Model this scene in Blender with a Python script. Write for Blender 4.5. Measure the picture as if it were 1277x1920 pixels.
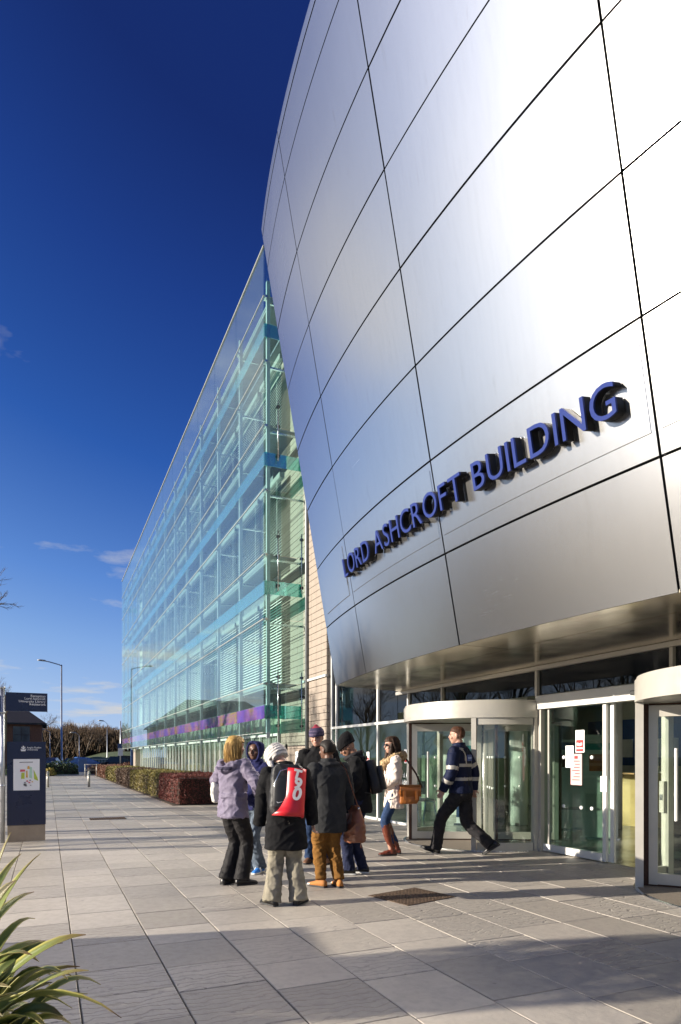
import bpy, bmesh, math, random
import numpy as np
from mathutils import Vector, Matrix, Euler, noise

for o in list(bpy.data.objects): bpy.data.objects.remove(o)
S = bpy.context.scene
COL = S.collection
rnd = random.Random(7)
R = math.radians
# ------------------------------------------------------------------ camera
YAW = R(23.9)
FW = Vector((math.sin(YAW), math.cos(YAW), 0)); RT = Vector((math.cos(YAW), -math.sin(YAW), 0))
cam = bpy.data.cameras.new('camera'); cam_o = bpy.data.objects.new('camera', cam); COL.objects.link(cam_o)
cam.sensor_fit = 'HORIZONTAL'; cam.sensor_width = 36.0; cam.lens = 36.0 * 1240 / 1277
cam_o.location = (0, 0, 1.45); cam_o.rotation_euler = (R(90), 0, -YAW)
cam.shift_y = (1420 - 960) / 1277.0; cam.clip_start = 0.05; cam.clip_end = 4000
S.camera = cam_o
# ------------------------------------------------------------------ sky, sun, exposure
SUN_EL = R(15.5)
SUN_H = Vector((-1, 0.21, 0)).normalized()          # horizontal direction towards the sun
sun_dir = Vector((SUN_H.x * math.cos(SUN_EL), SUN_H.y * math.cos(SUN_EL), math.sin(SUN_EL)))
W = bpy.data.worlds.new('World'); S.world = W; W.use_nodes = True
wn, wl = W.node_tree.nodes, W.node_tree.links
wn.clear()
def wnode(t, **k):
    n = wn.new(t)
    for a, b in k.items(): setattr(n, a, b)
    return n
sky = wnode('ShaderNodeTexSky', sky_type='NISHITA', sun_disc=False, sun_elevation=SUN_EL,
            sun_rotation=math.atan2(SUN_H.x, SUN_H.y), air_density=1.0, dust_density=0.3, ozone_density=4.0, altitude=300)
tc = wnode('ShaderNodeTexCoord'); sep = wnode('ShaderNodeSeparateXYZ'); wl.new(tc.outputs['Generated'], sep.inputs[0])
zc = wnode('ShaderNodeMath', operation='MAXIMUM'); zc.inputs[1].default_value = 0.0; wl.new(sep.outputs[2], zc.inputs[0])
za = wnode('ShaderNodeMath', operation='ADD'); za.inputs[1].default_value = 0.06; wl.new(zc.outputs[0], za.inputs[0])
dx = wnode('ShaderNodeMath', operation='DIVIDE'); wl.new(sep.outputs[0], dx.inputs[0]); wl.new(za.outputs[0], dx.inputs[1])
dy = wnode('ShaderNodeMath', operation='DIVIDE'); wl.new(sep.outputs[1], dy.inputs[0]); wl.new(za.outputs[0], dy.inputs[1])
cmb = wnode('ShaderNodeCombineXYZ'); wl.new(dx.outputs[0], cmb.inputs[0]); wl.new(dy.outputs[0], cmb.inputs[1]); wl.new(sep.outputs[2], cmb.inputs[2])
cn = wnode('ShaderNodeTexNoise'); cn.inputs['Scale'].default_value = 0.75; cn.inputs['Detail'].default_value = 7; cn.inputs['Roughness'].default_value = 0.58
mp = wnode('ShaderNodeMapping'); mp.inputs['Location'].default_value = (29.4, 8.3, 0.0); wl.new(cmb.outputs[0], mp.inputs[0]); wl.new(mp.outputs[0], cn.inputs['Vector'])
cr = wnode('ShaderNodeMapRange'); cr.inputs['From Min'].default_value = 0.53; cr.inputs['From Max'].default_value = 0.66;
wl.new(cn.outputs[0], cr.inputs[0])
cf = wnode('ShaderNodeMapRange'); cf.inputs['From Min'].default_value = 0.50; cf.inputs['From Max'].default_value = 0.70; cf.inputs['To Min'].default_value = 1.0; cf.inputs['To Max'].default_value = 0.0; wl.new(sep.outputs[2], cf.inputs[0])
cm = wnode('ShaderNodeMath', operation='MULTIPLY'); wl.new(cr.outputs[0], cm.inputs[0]); wl.new(cf.outputs[0], cm.inputs[1])
cmix = wnode('ShaderNodeMix', data_type='RGBA'); wl.new(cm.outputs[0], cmix.inputs[0])
bwn = wnode('ShaderNodeRGBToBW'); wl.new(sky.outputs[0], bwn.inputs[0])                # the sky's own brightness, coloured like a deep polarised winter sky
lr = wnode('ShaderNodeMapRange'); lr.inputs['From Min'].default_value = 0.8; lr.inputs['From Max'].default_value = 4.6; wl.new(bwn.outputs[0], lr.inputs[0])
ramp = wnode('ShaderNodeValToRGB'); wl.new(lr.outputs[0], ramp.inputs[0])
def s2l(c): return tuple((x / 255 / 12.92 if x / 255 < .04045 else ((x / 255 + .055) / 1.055) ** 2.4) for x in c)
stops = [(.86, (23, 45, 108)), (1.02, (30, 62, 136)), (1.37, (45, 91, 172)), (2.0, (92, 138, 210)), (2.6, (128, 168, 224)), (3.5, (162, 192, 233)), (4.3, (182, 204, 233))]
for k, (L_, c_) in enumerate(stops):
    e = ramp.color_ramp.elements[k] if k < 2 else ramp.color_ramp.elements.new((L_ - .8) / 3.8)
    e.position = (L_ - .8) / 3.8; e.color = (*s2l(c_), 1)
sv = wnode('ShaderNodeVectorMath', operation='SCALE'); sv.inputs['Scale'].default_value = 1 / 0.128; wl.new(ramp.outputs[0], sv.inputs[0]); wl.new(sv.outputs[0], cmix.inputs[6])
cmix.inputs[7].default_value = (5.0, 5.0, 5.0, 1)
bg = wnode('ShaderNodeBackground'); bg.inputs['Strength'].default_value = 0.06
wo = wnode('ShaderNodeOutputWorld'); wl.new(cmix.outputs[2], bg.inputs[0]); wl.new(bg.outputs[0], wo.inputs[0])
sl = bpy.data.lights.new('sun', 'SUN'); sl.energy = 5.0; sl.angle = R(0.53); sl.color = (1.0, 0.90, 0.76)
so = bpy.data.objects.new('sun', sl); COL.objects.link(so); so.location = (-30, 5, 20)
so.rotation_euler = (-sun_dir).to_track_quat('-Z', 'Y').to_euler()
S.view_settings.view_transform = 'Standard'; S.view_settings.look = 'None'; S.view_settings.gamma = 1; S.view_settings.use_curve_mapping = False
S.view_settings.exposure = 1.12
S.render.engine = 'CYCLES'; S.cycles.use_denoising = True
try: S.cycles.denoiser = 'OPENIMAGEDENOISE'
except Exception: pass
S.cycles.max_bounces = 10; S.cycles.transparent_max_bounces = 40; S.cycles.transmission_bounces = 8
S.cycles.caustics_reflective = True; S.cycles.blur_glossy = 0.3; S.cycles.sample_clamp_indirect = 4.0

# ------------------------------------------------------------------ helpers
def off(o):
    v = Vector((0, 0, 0))
    while o is not None:
        v += o.location; o = o.parent
    return v
def props(o, label=None, cat=None, group=None, kind=None):
    if label: o['label'] = label
    if cat: o['category'] = cat
    if group: o['group'] = group
    if kind: o['kind'] = kind
    return o
def thing(name, label, cat, loc, rz=0.0, group=None):
    o = bpy.data.objects.new(name, None); COL.objects.link(o); o.empty_display_size = 0.2
    o.location = loc; o.rotation_euler = (0, 0, rz)
    return props(o, label, cat, group)
def link(name, me, parent=None, loc=(0, 0, 0), mat=None):
    o = bpy.data.objects.new(name, me); COL.objects.link(o); o.location = loc
    if parent is not None: o.parent = parent
    if mat is not None and not me.materials: me.materials.append(mat)
    return o
class MB:
    def __init__(s): s.v = []; s.f = []; s.m = []; s.sm = []
    def add(s, vs, fs, mi=0, smooth=False):
        b = len(s.v); s.v += [tuple(p) for p in vs]
        for f in fs: s.f.append(tuple(b + i for i in f)); s.m.append(mi); s.sm.append(smooth)
        return s
    def box(s, c, d, M=None, mi=0):
        x, y, z = d[0] / 2, d[1] / 2, d[2] / 2
        vs = [Vector((a * x, b * y, e * z)) for e in (-1, 1) for b in (-1, 1) for a in (-1, 1)]
        if M is not None: vs = [M @ p for p in vs]
        c = Vector(c)
        return s.add([p + c for p in vs], [(0, 2, 3, 1), (4, 5, 7, 6), (0, 1, 5, 4), (2, 6, 7, 3), (0, 4, 6, 2), (1, 3, 7, 5)], mi)
    def bx(s, x0, x1, y0, y1, z0, z1, mi=0):
        return s.box(((x0 + x1) / 2, (y0 + y1) / 2, (z0 + z1) / 2), (x1 - x0, y1 - y0, z1 - z0), None, mi)
    def bar(s, a, b, w, h=None, mi=0):
        a, b = Vector(a), Vector(b); h = h or w; d = b - a; q = d.to_track_quat('Z', 'Y').to_matrix()
        return s.box((a + b) / 2, (w, h, d.length), q, mi)
    def loft(s, rings, mi=0, smooth=True, cap=True, closed=True):
        b = len(s.v); n = len(rings[0])
        vs = [p for r in rings for p in r]; fs = []
        for i in range(len(rings) - 1):
            for j in range(n if closed else n - 1):
                k = (j + 1) % n
                fs.append((i * n + j, i * n + k, (i + 1) * n + k, (i + 1) * n + j))
        if cap and closed:
            fs.append(tuple(range(n - 1, -1, -1))); fs.append(tuple((len(rings) - 1) * n + j for j in range(n)))
        return s.add(vs, fs, mi, smooth)
    def tube(s, path, rad, n=8, mi=0, smooth=True, cap=True, up=None):
        path = [Vector(p) for p in path]; rings = []
        if not isinstance(rad, (list, tuple)): rad = [rad] * len(path)
        ref = Vector(up) if up else None
        for i, p in enumerate(path):
            t = (path[min(i + 1, len(path) - 1)] - path[max(i - 1, 0)]).normalized()
            if ref is None: ref = Vector((0, 0, 1)) if abs(t.z) < 0.9 else Vector((1, 0, 0))
            u = t.cross(ref)
            if u.length < 1e-4: u = t.orthogonal()
            u.normalize(); w = u.cross(t); 
            if not up: ref = w
            r = rad[i]; a, bb = (r if isinstance(r, (tuple, list)) else (r, r))
            rings.append([p + u * (a * math.cos(2 * math.pi * j / n)) + w * (bb * math.sin(2 * math.pi * j / n)) for j in range(n)])
        return s.loft(rings, mi, smooth, cap)
    def cyl(s, c, r, z0, z1, n=16, mi=0, r2=None, smooth=True):
        r2 = r if r2 is None else r2; c = Vector((c[0], c[1], 0))
        k = lambda rr, z: [c + Vector((rr * math.cos(2 * math.pi * j / n), rr * math.sin(2 * math.pi * j / n), z)) for j in range(n)]
        b = len(s.f); s.loft([k(r, z0), k(r2, z1)], mi, smooth); s.sm[-1] = s.sm[-2] = False
        return s
    def ell(s, c, rx, ry, rz, n=14, m=9, mi=0, M=None):
        c = Vector(c); rings = []
        for i in range(m + 1):
            a = -math.pi / 2 + math.pi * (i + 0.02) / (m + 0.04)
            ring = [Vector((rx * math.cos(a) * math.cos(2 * math.pi * j / n), ry * math.cos(a) * math.sin(2 * math.pi * j / n), rz * math.sin(a))) for j in range(n)]
            rings.append([(M @ p if M is not None else p) + c for p in ring])
        return s.loft(rings, mi)
    def mesh(s, name, mats, o=Vector((0, 0, 0))):
        me = bpy.data.meshes.new(name)
        me.from_pydata([(x - o[0], y - o[1], z - o[2]) for x, y, z in s.v], [], s.f)
        if not isinstance(mats, (list, tuple)): mats = [mats]
        for m in mats: me.materials.append(m)
        me.polygons.foreach_set('material_index', s.m); me.polygons.foreach_set('use_smooth', s.sm)
        me.update(); return me
    def build(s, name, mats, parent=None, origin=None, local=False):
        o = Vector((0, 0, 0))
        if parent is not None and not local: o = off(parent)
        if origin is not None: o = Vector(origin)
        me = s.mesh(name, mats, o)
        ob = link(name, me, parent)
        if origin is not None: ob.location = Vector(origin) - (off(parent) if parent is not None else Vector((0, 0, 0)))
        return ob
def struct(o): o['kind'] = 'structure'; return o

# ------------------------------------------------------------------ materials
def nodes(name):
    m = bpy.data.materials.new(name); m.use_nodes = True
    nt = m.node_tree; b = nt.nodes['Principled BSDF']
    return m, nt, b
def N(nt, t, **k):
    n = nt.nodes.new(t)
    for a, v in k.items(): setattr(n, a, v)
    return n
def mathn(nt, op, a, b=None, clamp=False):
    n = N(nt, 'ShaderNodeMath', operation=op); n.use_clamp = clamp
    for i, x in enumerate((a, b)):
        if x is None: continue
        if isinstance(x, (int, float)): n.inputs[i].default_value = x
        else: nt.links.new(x, n.inputs[i])
    return n.outputs[0]
def noise_fac(nt, scale, detail=4, rough=0.55, coord='Object', stretch=None, rand=False):
    t = N(nt, 'ShaderNodeTexCoord'); n = N(nt, 'ShaderNodeTexNoise')
    n.inputs['Scale'].default_value = scale; n.inputs['Detail'].default_value = detail; n.inputs['Roughness'].default_value = rough
    src = t.outputs[coord]
    if stretch:
        mp_ = N(nt, 'ShaderNodeMapping'); mp_.inputs['Scale'].default_value = stretch; nt.links.new(src, mp_.inputs[0]); src = mp_.outputs[0]
    if rand:
        oi = N(nt, 'ShaderNodeObjectInfo'); ad = N(nt, 'ShaderNodeVectorMath', operation='ADD')
        mu = mathn(nt, 'MULTIPLY', oi.outputs['Random'], 60.0)
        nt.links.new(src, ad.inputs[0]); nt.links.new(mu, ad.inputs[1]); src = ad.outputs[0]
    nt.links.new(src, n.inputs['Vector'])
    return n.outputs[0]
def mixcol(nt, fac, c1, c2):
    n = N(nt, 'ShaderNodeMix', data_type='RGBA')
    for i, x in ((0, fac), (6, c1), (7, c2)):
        if isinstance(x, (int, float)): n.inputs[i].default_value = x
        elif isinstance(x, tuple): n.inputs[i].default_value = x if len(x) == 4 else (*x, 1)
        else: nt.links.new(x, n.inputs[i])
    return n.outputs[2]
def mapr(nt, v, a, b, c=0.0, d=1.0):
    n = N(nt, 'ShaderNodeMapRange'); nt.links.new(v, n.inputs[0])
    for i, x in zip((1, 2, 3, 4), (a, b, c, d)): n.inputs[i].default_value = x
    return n.outputs[0]
def bump(nt, b, h, strength=0.3, dist=0.01):
    n = N(nt, 'ShaderNodeBump'); n.inputs['Strength'].default_value = strength; n.inputs['Distance'].default_value = dist
    nt.links.new(h, n.inputs['Height']); nt.links.new(n.outputs[0], b.inputs['Normal'])
def mk(name, col, rough=0.6, metal=0.0, var=0.18, scale=5.0, bmp=0.0, bscale=60.0, spec=0.5, coord='Object', rand=False, bdist=0.006, sheen=0.0):
    m, nt, b = nodes(name)
    f = noise_fac(nt, scale, 5, 0.6, coord, rand=rand)
    lo = tuple(c * (1 - var) for c in col); hi = tuple(min(1, c * (1 + var)) for c in col)
    nt.links.new(mixcol(nt, mapr(nt, f, 0.3, 0.7), lo, hi), b.inputs['Base Color'])
    nt.links.new(mapr(nt, f, 0.3, 0.7, max(0.02, rough - 0.06), min(1, rough + 0.06)), b.inputs['Roughness'])
    b.inputs['Metallic'].default_value = metal; b.inputs['Specular IOR Level'].default_value = spec
    if sheen: b.inputs['Sheen Weight'].default_value = sheen
    if bmp: bump(nt, b, noise_fac(nt, bscale, 4, 0.6, coord), bmp, bdist)
    return m
def glassy(name, tint, k=1.0, base=0.0, gcol=(1, 1, 1), rough=0.0, diffuse=0.0):
    m, nt, b = nodes(name); nt.nodes.remove(b)
    tr = N(nt, 'ShaderNodeBsdfTransparent'); tr.inputs[0].default_value = (*tint, 1)
    gl = N(nt, 'ShaderNodeBsdfGlossy'); gl.inputs[0].default_value = (*gcol, 1); gl.inputs['Roughness'].default_value = rough
    ge = N(nt, 'ShaderNodeNewGeometry'); dt_ = N(nt, 'ShaderNodeVectorMath', operation='DOT_PRODUCT'); nt.links.new(ge.outputs['Normal'], dt_.inputs[0]); nt.links.new(ge.outputs['Incoming'], dt_.inputs[1])
    om = mathn(nt, 'SUBTRACT', 1.0, mathn(nt, 'ABSOLUTE', dt_.outputs['Value']), True)
    fr = mathn(nt, 'ADD', mathn(nt, 'MULTIPLY', mathn(nt, 'POWER', om, 5.0), 0.96), 0.04)       # Schlick, the same from both sides of the sheet
    fac = mathn(nt, 'ADD', mathn(nt, 'MULTIPLY', fr, k), base, True)
    mx = N(nt, 'ShaderNodeMixShader'); nt.links.new(fac, mx.inputs[0]); nt.links.new(tr.outputs[0], mx.inputs[1]); nt.links.new(gl.outputs[0], mx.inputs[2])
    out = mx.outputs[0]
    if diffuse:
        df = N(nt, 'ShaderNodeBsdfDiffuse'); df.inputs[0].default_value = (0.72, 0.86, 0.90, 1); m2 = N(nt, 'ShaderNodeMixShader'); m2.inputs[0].default_value = diffuse
        nt.links.new(out, m2.inputs[1]); nt.links.new(df.outputs[0], m2.inputs[2]); out = m2.outputs[0]
    nt.links.new(out, nt.nodes['Material Output'].inputs[0])
    return m
def slab_mat():
    m, nt, b = nodes('riven_sandstone')
    oi = N(nt, 'ShaderNodeObjectInfo'); at = N(nt, 'ShaderNodeAttribute', attribute_name='tint')
    r_ = mathn(nt, 'ADD', oi.outputs['Random'], at.outputs['Fac'])
    r2 = mathn(nt, 'FRACT', mathn(nt, 'MULTIPLY', r_, 7.31)); r3 = mathn(nt, 'FRACT', mathn(nt, 'MULTIPLY', r_, 13.7))
    f1 = noise_fac(nt, 1.6, 6, 0.62, 'Object', rand=True); f2 = noise_fac(nt, 14, 5, 0.65, 'Object', rand=True)
    c = mixcol(nt, r2, (0.32, 0.29, 0.245), (0.49, 0.445, 0.38))
    c = mixcol(nt, mathn(nt, 'MULTIPLY', r3, 0.3), c, (0.40, 0.375, 0.34))
    c = mixcol(nt, mapr(nt, f1, 0.4, 0.75, 0, 0.5), c, (0.31, 0.28, 0.25))
    c = mixcol(nt, mapr(nt, f2, 0.45, 0.8, 0, 0.35), c, (0.24, 0.22, 0.20))
    t0_ = N(nt, 'ShaderNodeTexCoord'); vo_ = N(nt, 'ShaderNodeTexVoronoi'); vo_.inputs['Scale'].default_value = 3.2; vo_.inputs['Randomness'].default_value = 1.0
    a0_ = N(nt, 'ShaderNodeVectorMath', operation='ADD'); nt.links.new(t0_.outputs['Object'], a0_.inputs[0]); nt.links.new(mathn(nt, 'MULTIPLY', r_, 91.0), a0_.inputs[1]); nt.links.new(a0_.outputs[0], vo_.inputs['Vector'])
    gum = mathn(nt, 'MULTIPLY', mapr(nt, vo_.outputs['Distance'], 0.045, 0.065, 1, 0), mapr(nt, vo_.outputs['Color'], 0.6, 0.62))
    c = mixcol(nt, mathn(nt, 'MULTIPLY', gum, 0.5), c, (0.13, 0.12, 0.115))
    # riven ripples: wavy thin ridges
    t = N(nt, 'ShaderNodeTexCoord'); wv = N(nt, 'ShaderNodeTexWave', wave_type='BANDS', bands_direction='Y')
    ad = N(nt, 'ShaderNodeVectorMath', operation='ADD'); nt.links.new(t.outputs['Object'], ad.inputs[0]); nt.links.new(mathn(nt, 'MULTIPLY', r_, 37.0), ad.inputs[1])
    nt.links.new(ad.outputs[0], wv.inputs['Vector'])
    wv.inputs['Scale'].default_value = 4.5; wv.inputs['Distortion'].default_value = 9; wv.inputs['Detail'].default_value = 3.5; wv.inputs['Detail Scale'].default_value = 1.3
    wh = mapr(nt, wv.outputs[1], 0.0, 0.22)
    has = mapr(nt, r3, 0.35, 0.85)
    line = mathn(nt, 'MULTIPLY', mathn(nt, 'SUBTRACT', 1.0, wh), mathn(nt, 'MULTIPLY', has, 0.42))
    c = mixcol(nt, line, c, (0.17, 0.155, 0.14))
    nt.links.new(c, b.inputs['Base Color'])
    nt.links.new(mapr(nt, f2, 0.3, 0.7, 0.42, 0.62), b.inputs['Roughness']); b.inputs['Specular IOR Level'].default_value = 0.4
    h = mathn(nt, 'ADD', mathn(nt, 'MULTIPLY', mathn(nt, 'MULTIPLY', wh, has), 0.9), mathn(nt, 'MULTIPLY', f2, 0.7))
    bump(nt, b, h, 0.8, 0.007)
    return m
def metal_panel():
    m, nt, b = nodes('brushed_aluminium'); nt.nodes.remove(b)
    f = noise_fac(nt, 1.0, 2, 0.5, 'Object', stretch=(0.5, 0.4, 0.3)); g = noise_fac(nt, 3.0, 6, 0.7, 'Object', stretch=(0.4, 0.4, 60))
    s_ = noise_fac(nt, 6.0, 5, 0.6, 'Object', stretch=(1, 3, 0.3))
    c = mixcol(nt, mapr(nt, s_, 0.45, 0.75, 0, 0.5), (0.73, 0.73, 0.735), (0.65, 0.652, 0.66))
    oi = N(nt, 'ShaderNodeObjectInfo'); c = mixcol(nt, mathn(nt, 'MULTIPLY', oi.outputs['Random'], 0.35), c, (0.60, 0.60, 0.61)); st = noise_fac(nt, 9.0, 4, 0.7, 'Object', stretch=(1, 1, 0.05), rand=True); c = mixcol(nt, mapr(nt, st, 0.62, 0.8, 0, 0.35), c, (0.45, 0.44, 0.42))
    gl = N(nt, 'ShaderNodeBsdfAnisotropic', distribution='BECKMANN'); nt.links.new(c, gl.inputs['Color'])
    nt.links.new(mapr(nt, mathn(nt, 'ADD', f, mathn(nt, 'MULTIPLY', g, 0.4)), 0.4, 1.0, 0.22, 0.285), gl.inputs['Roughness'])
    g2 = N(nt, 'ShaderNodeBsdfAnisotropic', distribution='BECKMANN'); nt.links.new(c, g2.inputs['Color']); g2.inputs['Roughness'].default_value = 0.46
    ms = N(nt, 'ShaderNodeMixShader'); ms.inputs[0].default_value = 0.08; nt.links.new(gl.outputs[0], ms.inputs[1]); nt.links.new(g2.outputs[0], ms.inputs[2])
    df = N(nt, 'ShaderNodeBsdfDiffuse'); df.inputs[0].default_value = (0.55, 0.55, 0.55, 1)
    mx = N(nt, 'ShaderNodeMixShader'); mx.inputs[0].default_value = 0.06; nt.links.new(ms.outputs[0], mx.inputs[1]); nt.links.new(df.outputs[0], mx.inputs[2])
    nt.links.new(mx.outputs[0], nt.nodes['Material Output'].inputs[0])
    return m
def strip_mat():  # transmitted purple and orange light painted in as a diffuse colour
    m, nt, b = nodes('dichroic_film_lit'); nt.nodes.remove(b)
    n = noise_fac(nt, 0.9, 3, 0.6, 'Object', rand=True); n2 = noise_fac(nt, 5, 4, 0.6, 'Object', stretch=(1, .3, 3), rand=True)
    c = mixcol(nt, mapr(nt, n, .38, .58), (.30, .05, .62), (.72, .12, .48)); c = mixcol(nt, mathn(nt, 'MULTIPLY', mapr(nt, n, .5, .66), mapr(nt, n2, .35, .6)), c, (.80, .28, .06))
    df = N(nt, 'ShaderNodeBsdfDiffuse'); nt.links.new(c, df.inputs[0]); tr = N(nt, 'ShaderNodeBsdfTransparent'); tr.inputs[0].default_value = (.1, .75, .6, 1)
    mx = N(nt, 'ShaderNodeMixShader'); mx.inputs[0].default_value = 0.5; nt.links.new(df.outputs[0], mx.inputs[1]); nt.links.new(tr.outputs[0], mx.inputs[2])
    nt.links.new(mx.outputs[0], nt.nodes['Material Output'].inputs[0])
    return m
M = {}
M['slab'] = slab_mat()
M['metal'] = metal_panel()
M['soffit'] = mk('soffit_metal', (0.86, 0.78, 0.63), 0.20, 1.0, 0.05, 1.5, 0.03, 1.2, bdist=0.01)  # warm light bounced off the sunlit paving is put into this tint
M['joint'] = mk('dark_joint', (0.012, 0.012, 0.014), 0.8)
M['grit'] = mk('joint_sand', (0.085, 0.075, 0.062), 0.9, var=0.4, scale=30)
M['block'] = mk('pale_block', (0.27, 0.225, 0.185), 0.75, var=0.10, scale=9, bmp=0.25, bscale=90, rand=True, bdist=0.003)
M['mortar'] = mk('mortar', (0.10, 0.09, 0.085), 0.9)
M['white'] = mk('white_powder_coat', (0.58, 0.58, 0.56), 0.35, var=0.03)
M['offwhite'] = mk('aluminium_frame', (0.42, 0.40, 0.36), 0.35, 0.2, 0.05)
M['steel'] = mk('stainless_steel', (0.62, 0.63, 0.64), 0.25, 1.0, 0.08, 12)
M['galv'] = mk('galvanised_post', (0.50, 0.52, 0.54), 0.42, 0.9, 0.12, 9)
M['beam'] = mk('grey_green_steel', (0.28, 0.30, 0.28), 0.45, 0.0, 0.06)
M['post'] = mk('pale_painted_post', (0.36, 0.40, 0.41), 0.4, 0.0, 0.06)
M['grey'] = mk('grey_grating', (0.22, 0.24, 0.25), 0.5, 0.5)
M['slat'] = mk('blind_slat', (0.74, 0.74, 0.70), 0.45, 0.0, 0.05)
M['dark'] = mk('dark_glazing_back', (0.03, 0.04, 0.045), 0.3)
M['brush'] = mk('dark_brown_brush_seal', (0.05, 0.022, 0.015), 0.85, var=0.4, scale=40)
M['black'] = mk('black_gasket', (0.010, 0.010, 0.011), 0.5)
M['skin_glass'] = glassy('screen_glass', (0.85, 0.96, 0.948), 0.85, 0.0, (0.92, 0.98, 1.0), diffuse=0.018)
M['skin_top'] = glassy('top_screen_glass', (0.80, 0.93, 0.93), 0.7, 0.0, (0.92, 0.97, 1.0), diffuse=0.022)  # top row: slightly darker tint and a little more diffuse mix
M['clear'] = glassy('door_glass', (0.91, 0.95, 0.92), 1.0)
M['glaz'] = glassy('green_glazing', (0.74, 0.83, 0.79), 1.0, 0.01)
M['pane_dark'] = glassy('shade_dark_glazing', (0.10, 0.14, 0.17), 1.0, 0.03)  # shaded interior behind the upper glazing is put into this dark tint
M['band'] = glassy('dichroic_film', (0.10, 0.78, 0.66), 0.9, 0.42, (0.62, 0.90, 1.0), diffuse=0.07)
M['band_p'] = strip_mat()
M['blue'] = mk('blue_letter_face', (0.020, 0.036, 0.16), 0.75, 0.0, 0.05, spec=0.15)
M['lblack'] = mk('letter_return', (0.008, 0.008, 0.010), 0.6, spec=0.2)
M['navy'] = mk('navy_sign_panel', (0.007, 0.011, 0.042), 0.30, 0, 0.10, 2)
M['stonebase'] = mk('sandstone_plinth', (0.34, 0.27, 0.19), 0.8, var=0.15, bmp=0.3)
M['print'] = mk('white_print', (0.80, 0.80, 0.80), 0.5, var=0.02)
M['red'] = mk('red_print', (0.62, 0.03, 0.03), 0.45, var=0.05)
M['asphalt'] = mk('asphalt', (0.055, 0.055, 0.058), 0.85, var=0.25, scale=8, bmp=0.3, bscale=200)
M['grass'] = mk('mown_grass', (0.07, 0.13, 0.025), 0.9, var=0.4, scale=0.8, bmp=0.6, bscale=30, bdist=0.05)
M['bank'] = mk('winter_grass', (0.05, 0.072, 0.022), 0.9, var=0.4, scale=0.8, bmp=0.6, bscale=30, bdist=0.05)
M['soil'] = mk('bark_mulch', (0.055, 0.038, 0.025), 0.95, var=0.5, scale=14, bmp=0.7, bscale=60, bdist=0.02)
M['kerb'] = mk('concrete_kerb', (0.36, 0.35, 0.33), 0.8, bmp=0.2)
M['brick'] = mk('brown_brick', (0.16, 0.075, 0.045), 0.85, var=0.25, scale=6)
M['roof'] = mk('slate_roof', (0.035, 0.032, 0.034), 0.6, var=0.25, scale=4)
M['floor'] = mk('lobby_floor', (0.16, 0.155, 0.14), 0.22, var=0.15, scale=3)
M['wall_in'] = mk('lobby_wall', (0.52, 0.51, 0.44), 0.6, var=0.05)
M['ceil'] = mk('lobby_ceiling', (0.6, 0.6, 0.57), 0.7, var=0.04)
M['wood'] = mk('maple_veneer', (0.46, 0.33, 0.12), 0.4, var=0.12, scale=4)
M['lblue'] = mk('blue_board', (0.035, 0.08, 0.22), 0.5)
M['teal'] = mk('teal_print', (0.05, 0.36, 0.32), 0.5)
M['orange'] = mk('orange_print', (0.62, 0.17, 0.04), 0.5)
M['mat_floor'] = mk('entrance_mat', (0.19, 0.16, 0.125), 0.9, var=0.25, scale=60, bmp=0.5, bscale=160)
M['iron'] = mk('rusty_cast_iron', (0.105, 0.070, 0.046), 0.7, 0.35, 0.35, 14, 0.3, 90)
# ------------------------------------------------------------------ ground, road, pavement
struct(MB().add([(-1500, -1500, -0.09), (1500, -1500, -0.09), (1500, 2500, -0.09), (-1500, 2500, -0.09)], [(0, 1, 2, 3)]).build('ground', M['grass']))
struct(MB().bx(-60, 70, 57.2, 96, -0.2, -0.02).build('road', M['asphalt']))
struct(MB().bx(-40, -3.25, -12, 56.8, -0.2, -0.01).build('verge', M['asphalt']))
COLW = 0.5645; X0 = 0.175; K0, K1 = -6, 13; YA, YB = -3.5, 56.5
pave = struct(MB().bx(X0 + K0 * COLW, X0 + K1 * COLW - 0.6, YA, YB, -0.2, -0.014).build('pavement', M['grit'], origin=(2, 10, 0)))
def slab_mesh(L, w=COLW - 0.009):
    x, y, c = w / 2, (L - 0.009) / 2, 0.0035
    vs = [(-x, -y, -0.045), (x, -y, -0.045), (x, y, -0.045), (-x, y, -0.045), (-x, -y, -c), (x, -y, -c), (x, y, -c), (-x, y, -c),
          (-x + c, -y + c, 0), (x - c, -y + c, 0), (x - c, y - c, 0), (-x + c, y - c, 0)]
    fs = [(8, 9, 10, 11)] + [(i, (i + 1) % 4, (i + 1) % 4 + 4, i + 4) for i in range(4)] + [(i + 4, (i + 1) % 4 + 4, (i + 1) % 4 + 8, i + 8) for i in range(4)]
    return vs, fs
LENS = [0.44, 0.52, 0.60, 0.68, 0.78, 0.90]
slab_data = {}
for L in LENS:
    me = bpy.data.meshes.new('paving_slab'); me.from_pydata(*[slab_mesh(L)[0], [], slab_mesh(L)[1]]); me.materials.append(M['slab']); slab_data[L] = me
slabs = []
for k in range(K0, K1):
    y = YA - rnd.random() * 0.5; xc = X0 + (k + 0.5) * COLW
    while y < YB:
        L = rnd.choice(LENS[1:5] if y < 12 else LENS)
        yc = y + L / 2; y += L
        if xc > 3.35 and yc > 20.2 and xc < 5.7: continue
        if xc > 6.75 and yc > 10: continue
        d = xc * FW.x + yc * FW.y; r_ = xc * RT.x + yc * RT.y
        vis = d > 3.1 and abs(r_ / d) < 0.56
        slabs.append((0 if vis else 1, d, xc, yc, L))
slabs.sort()
far = MB(); tints = []
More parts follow.
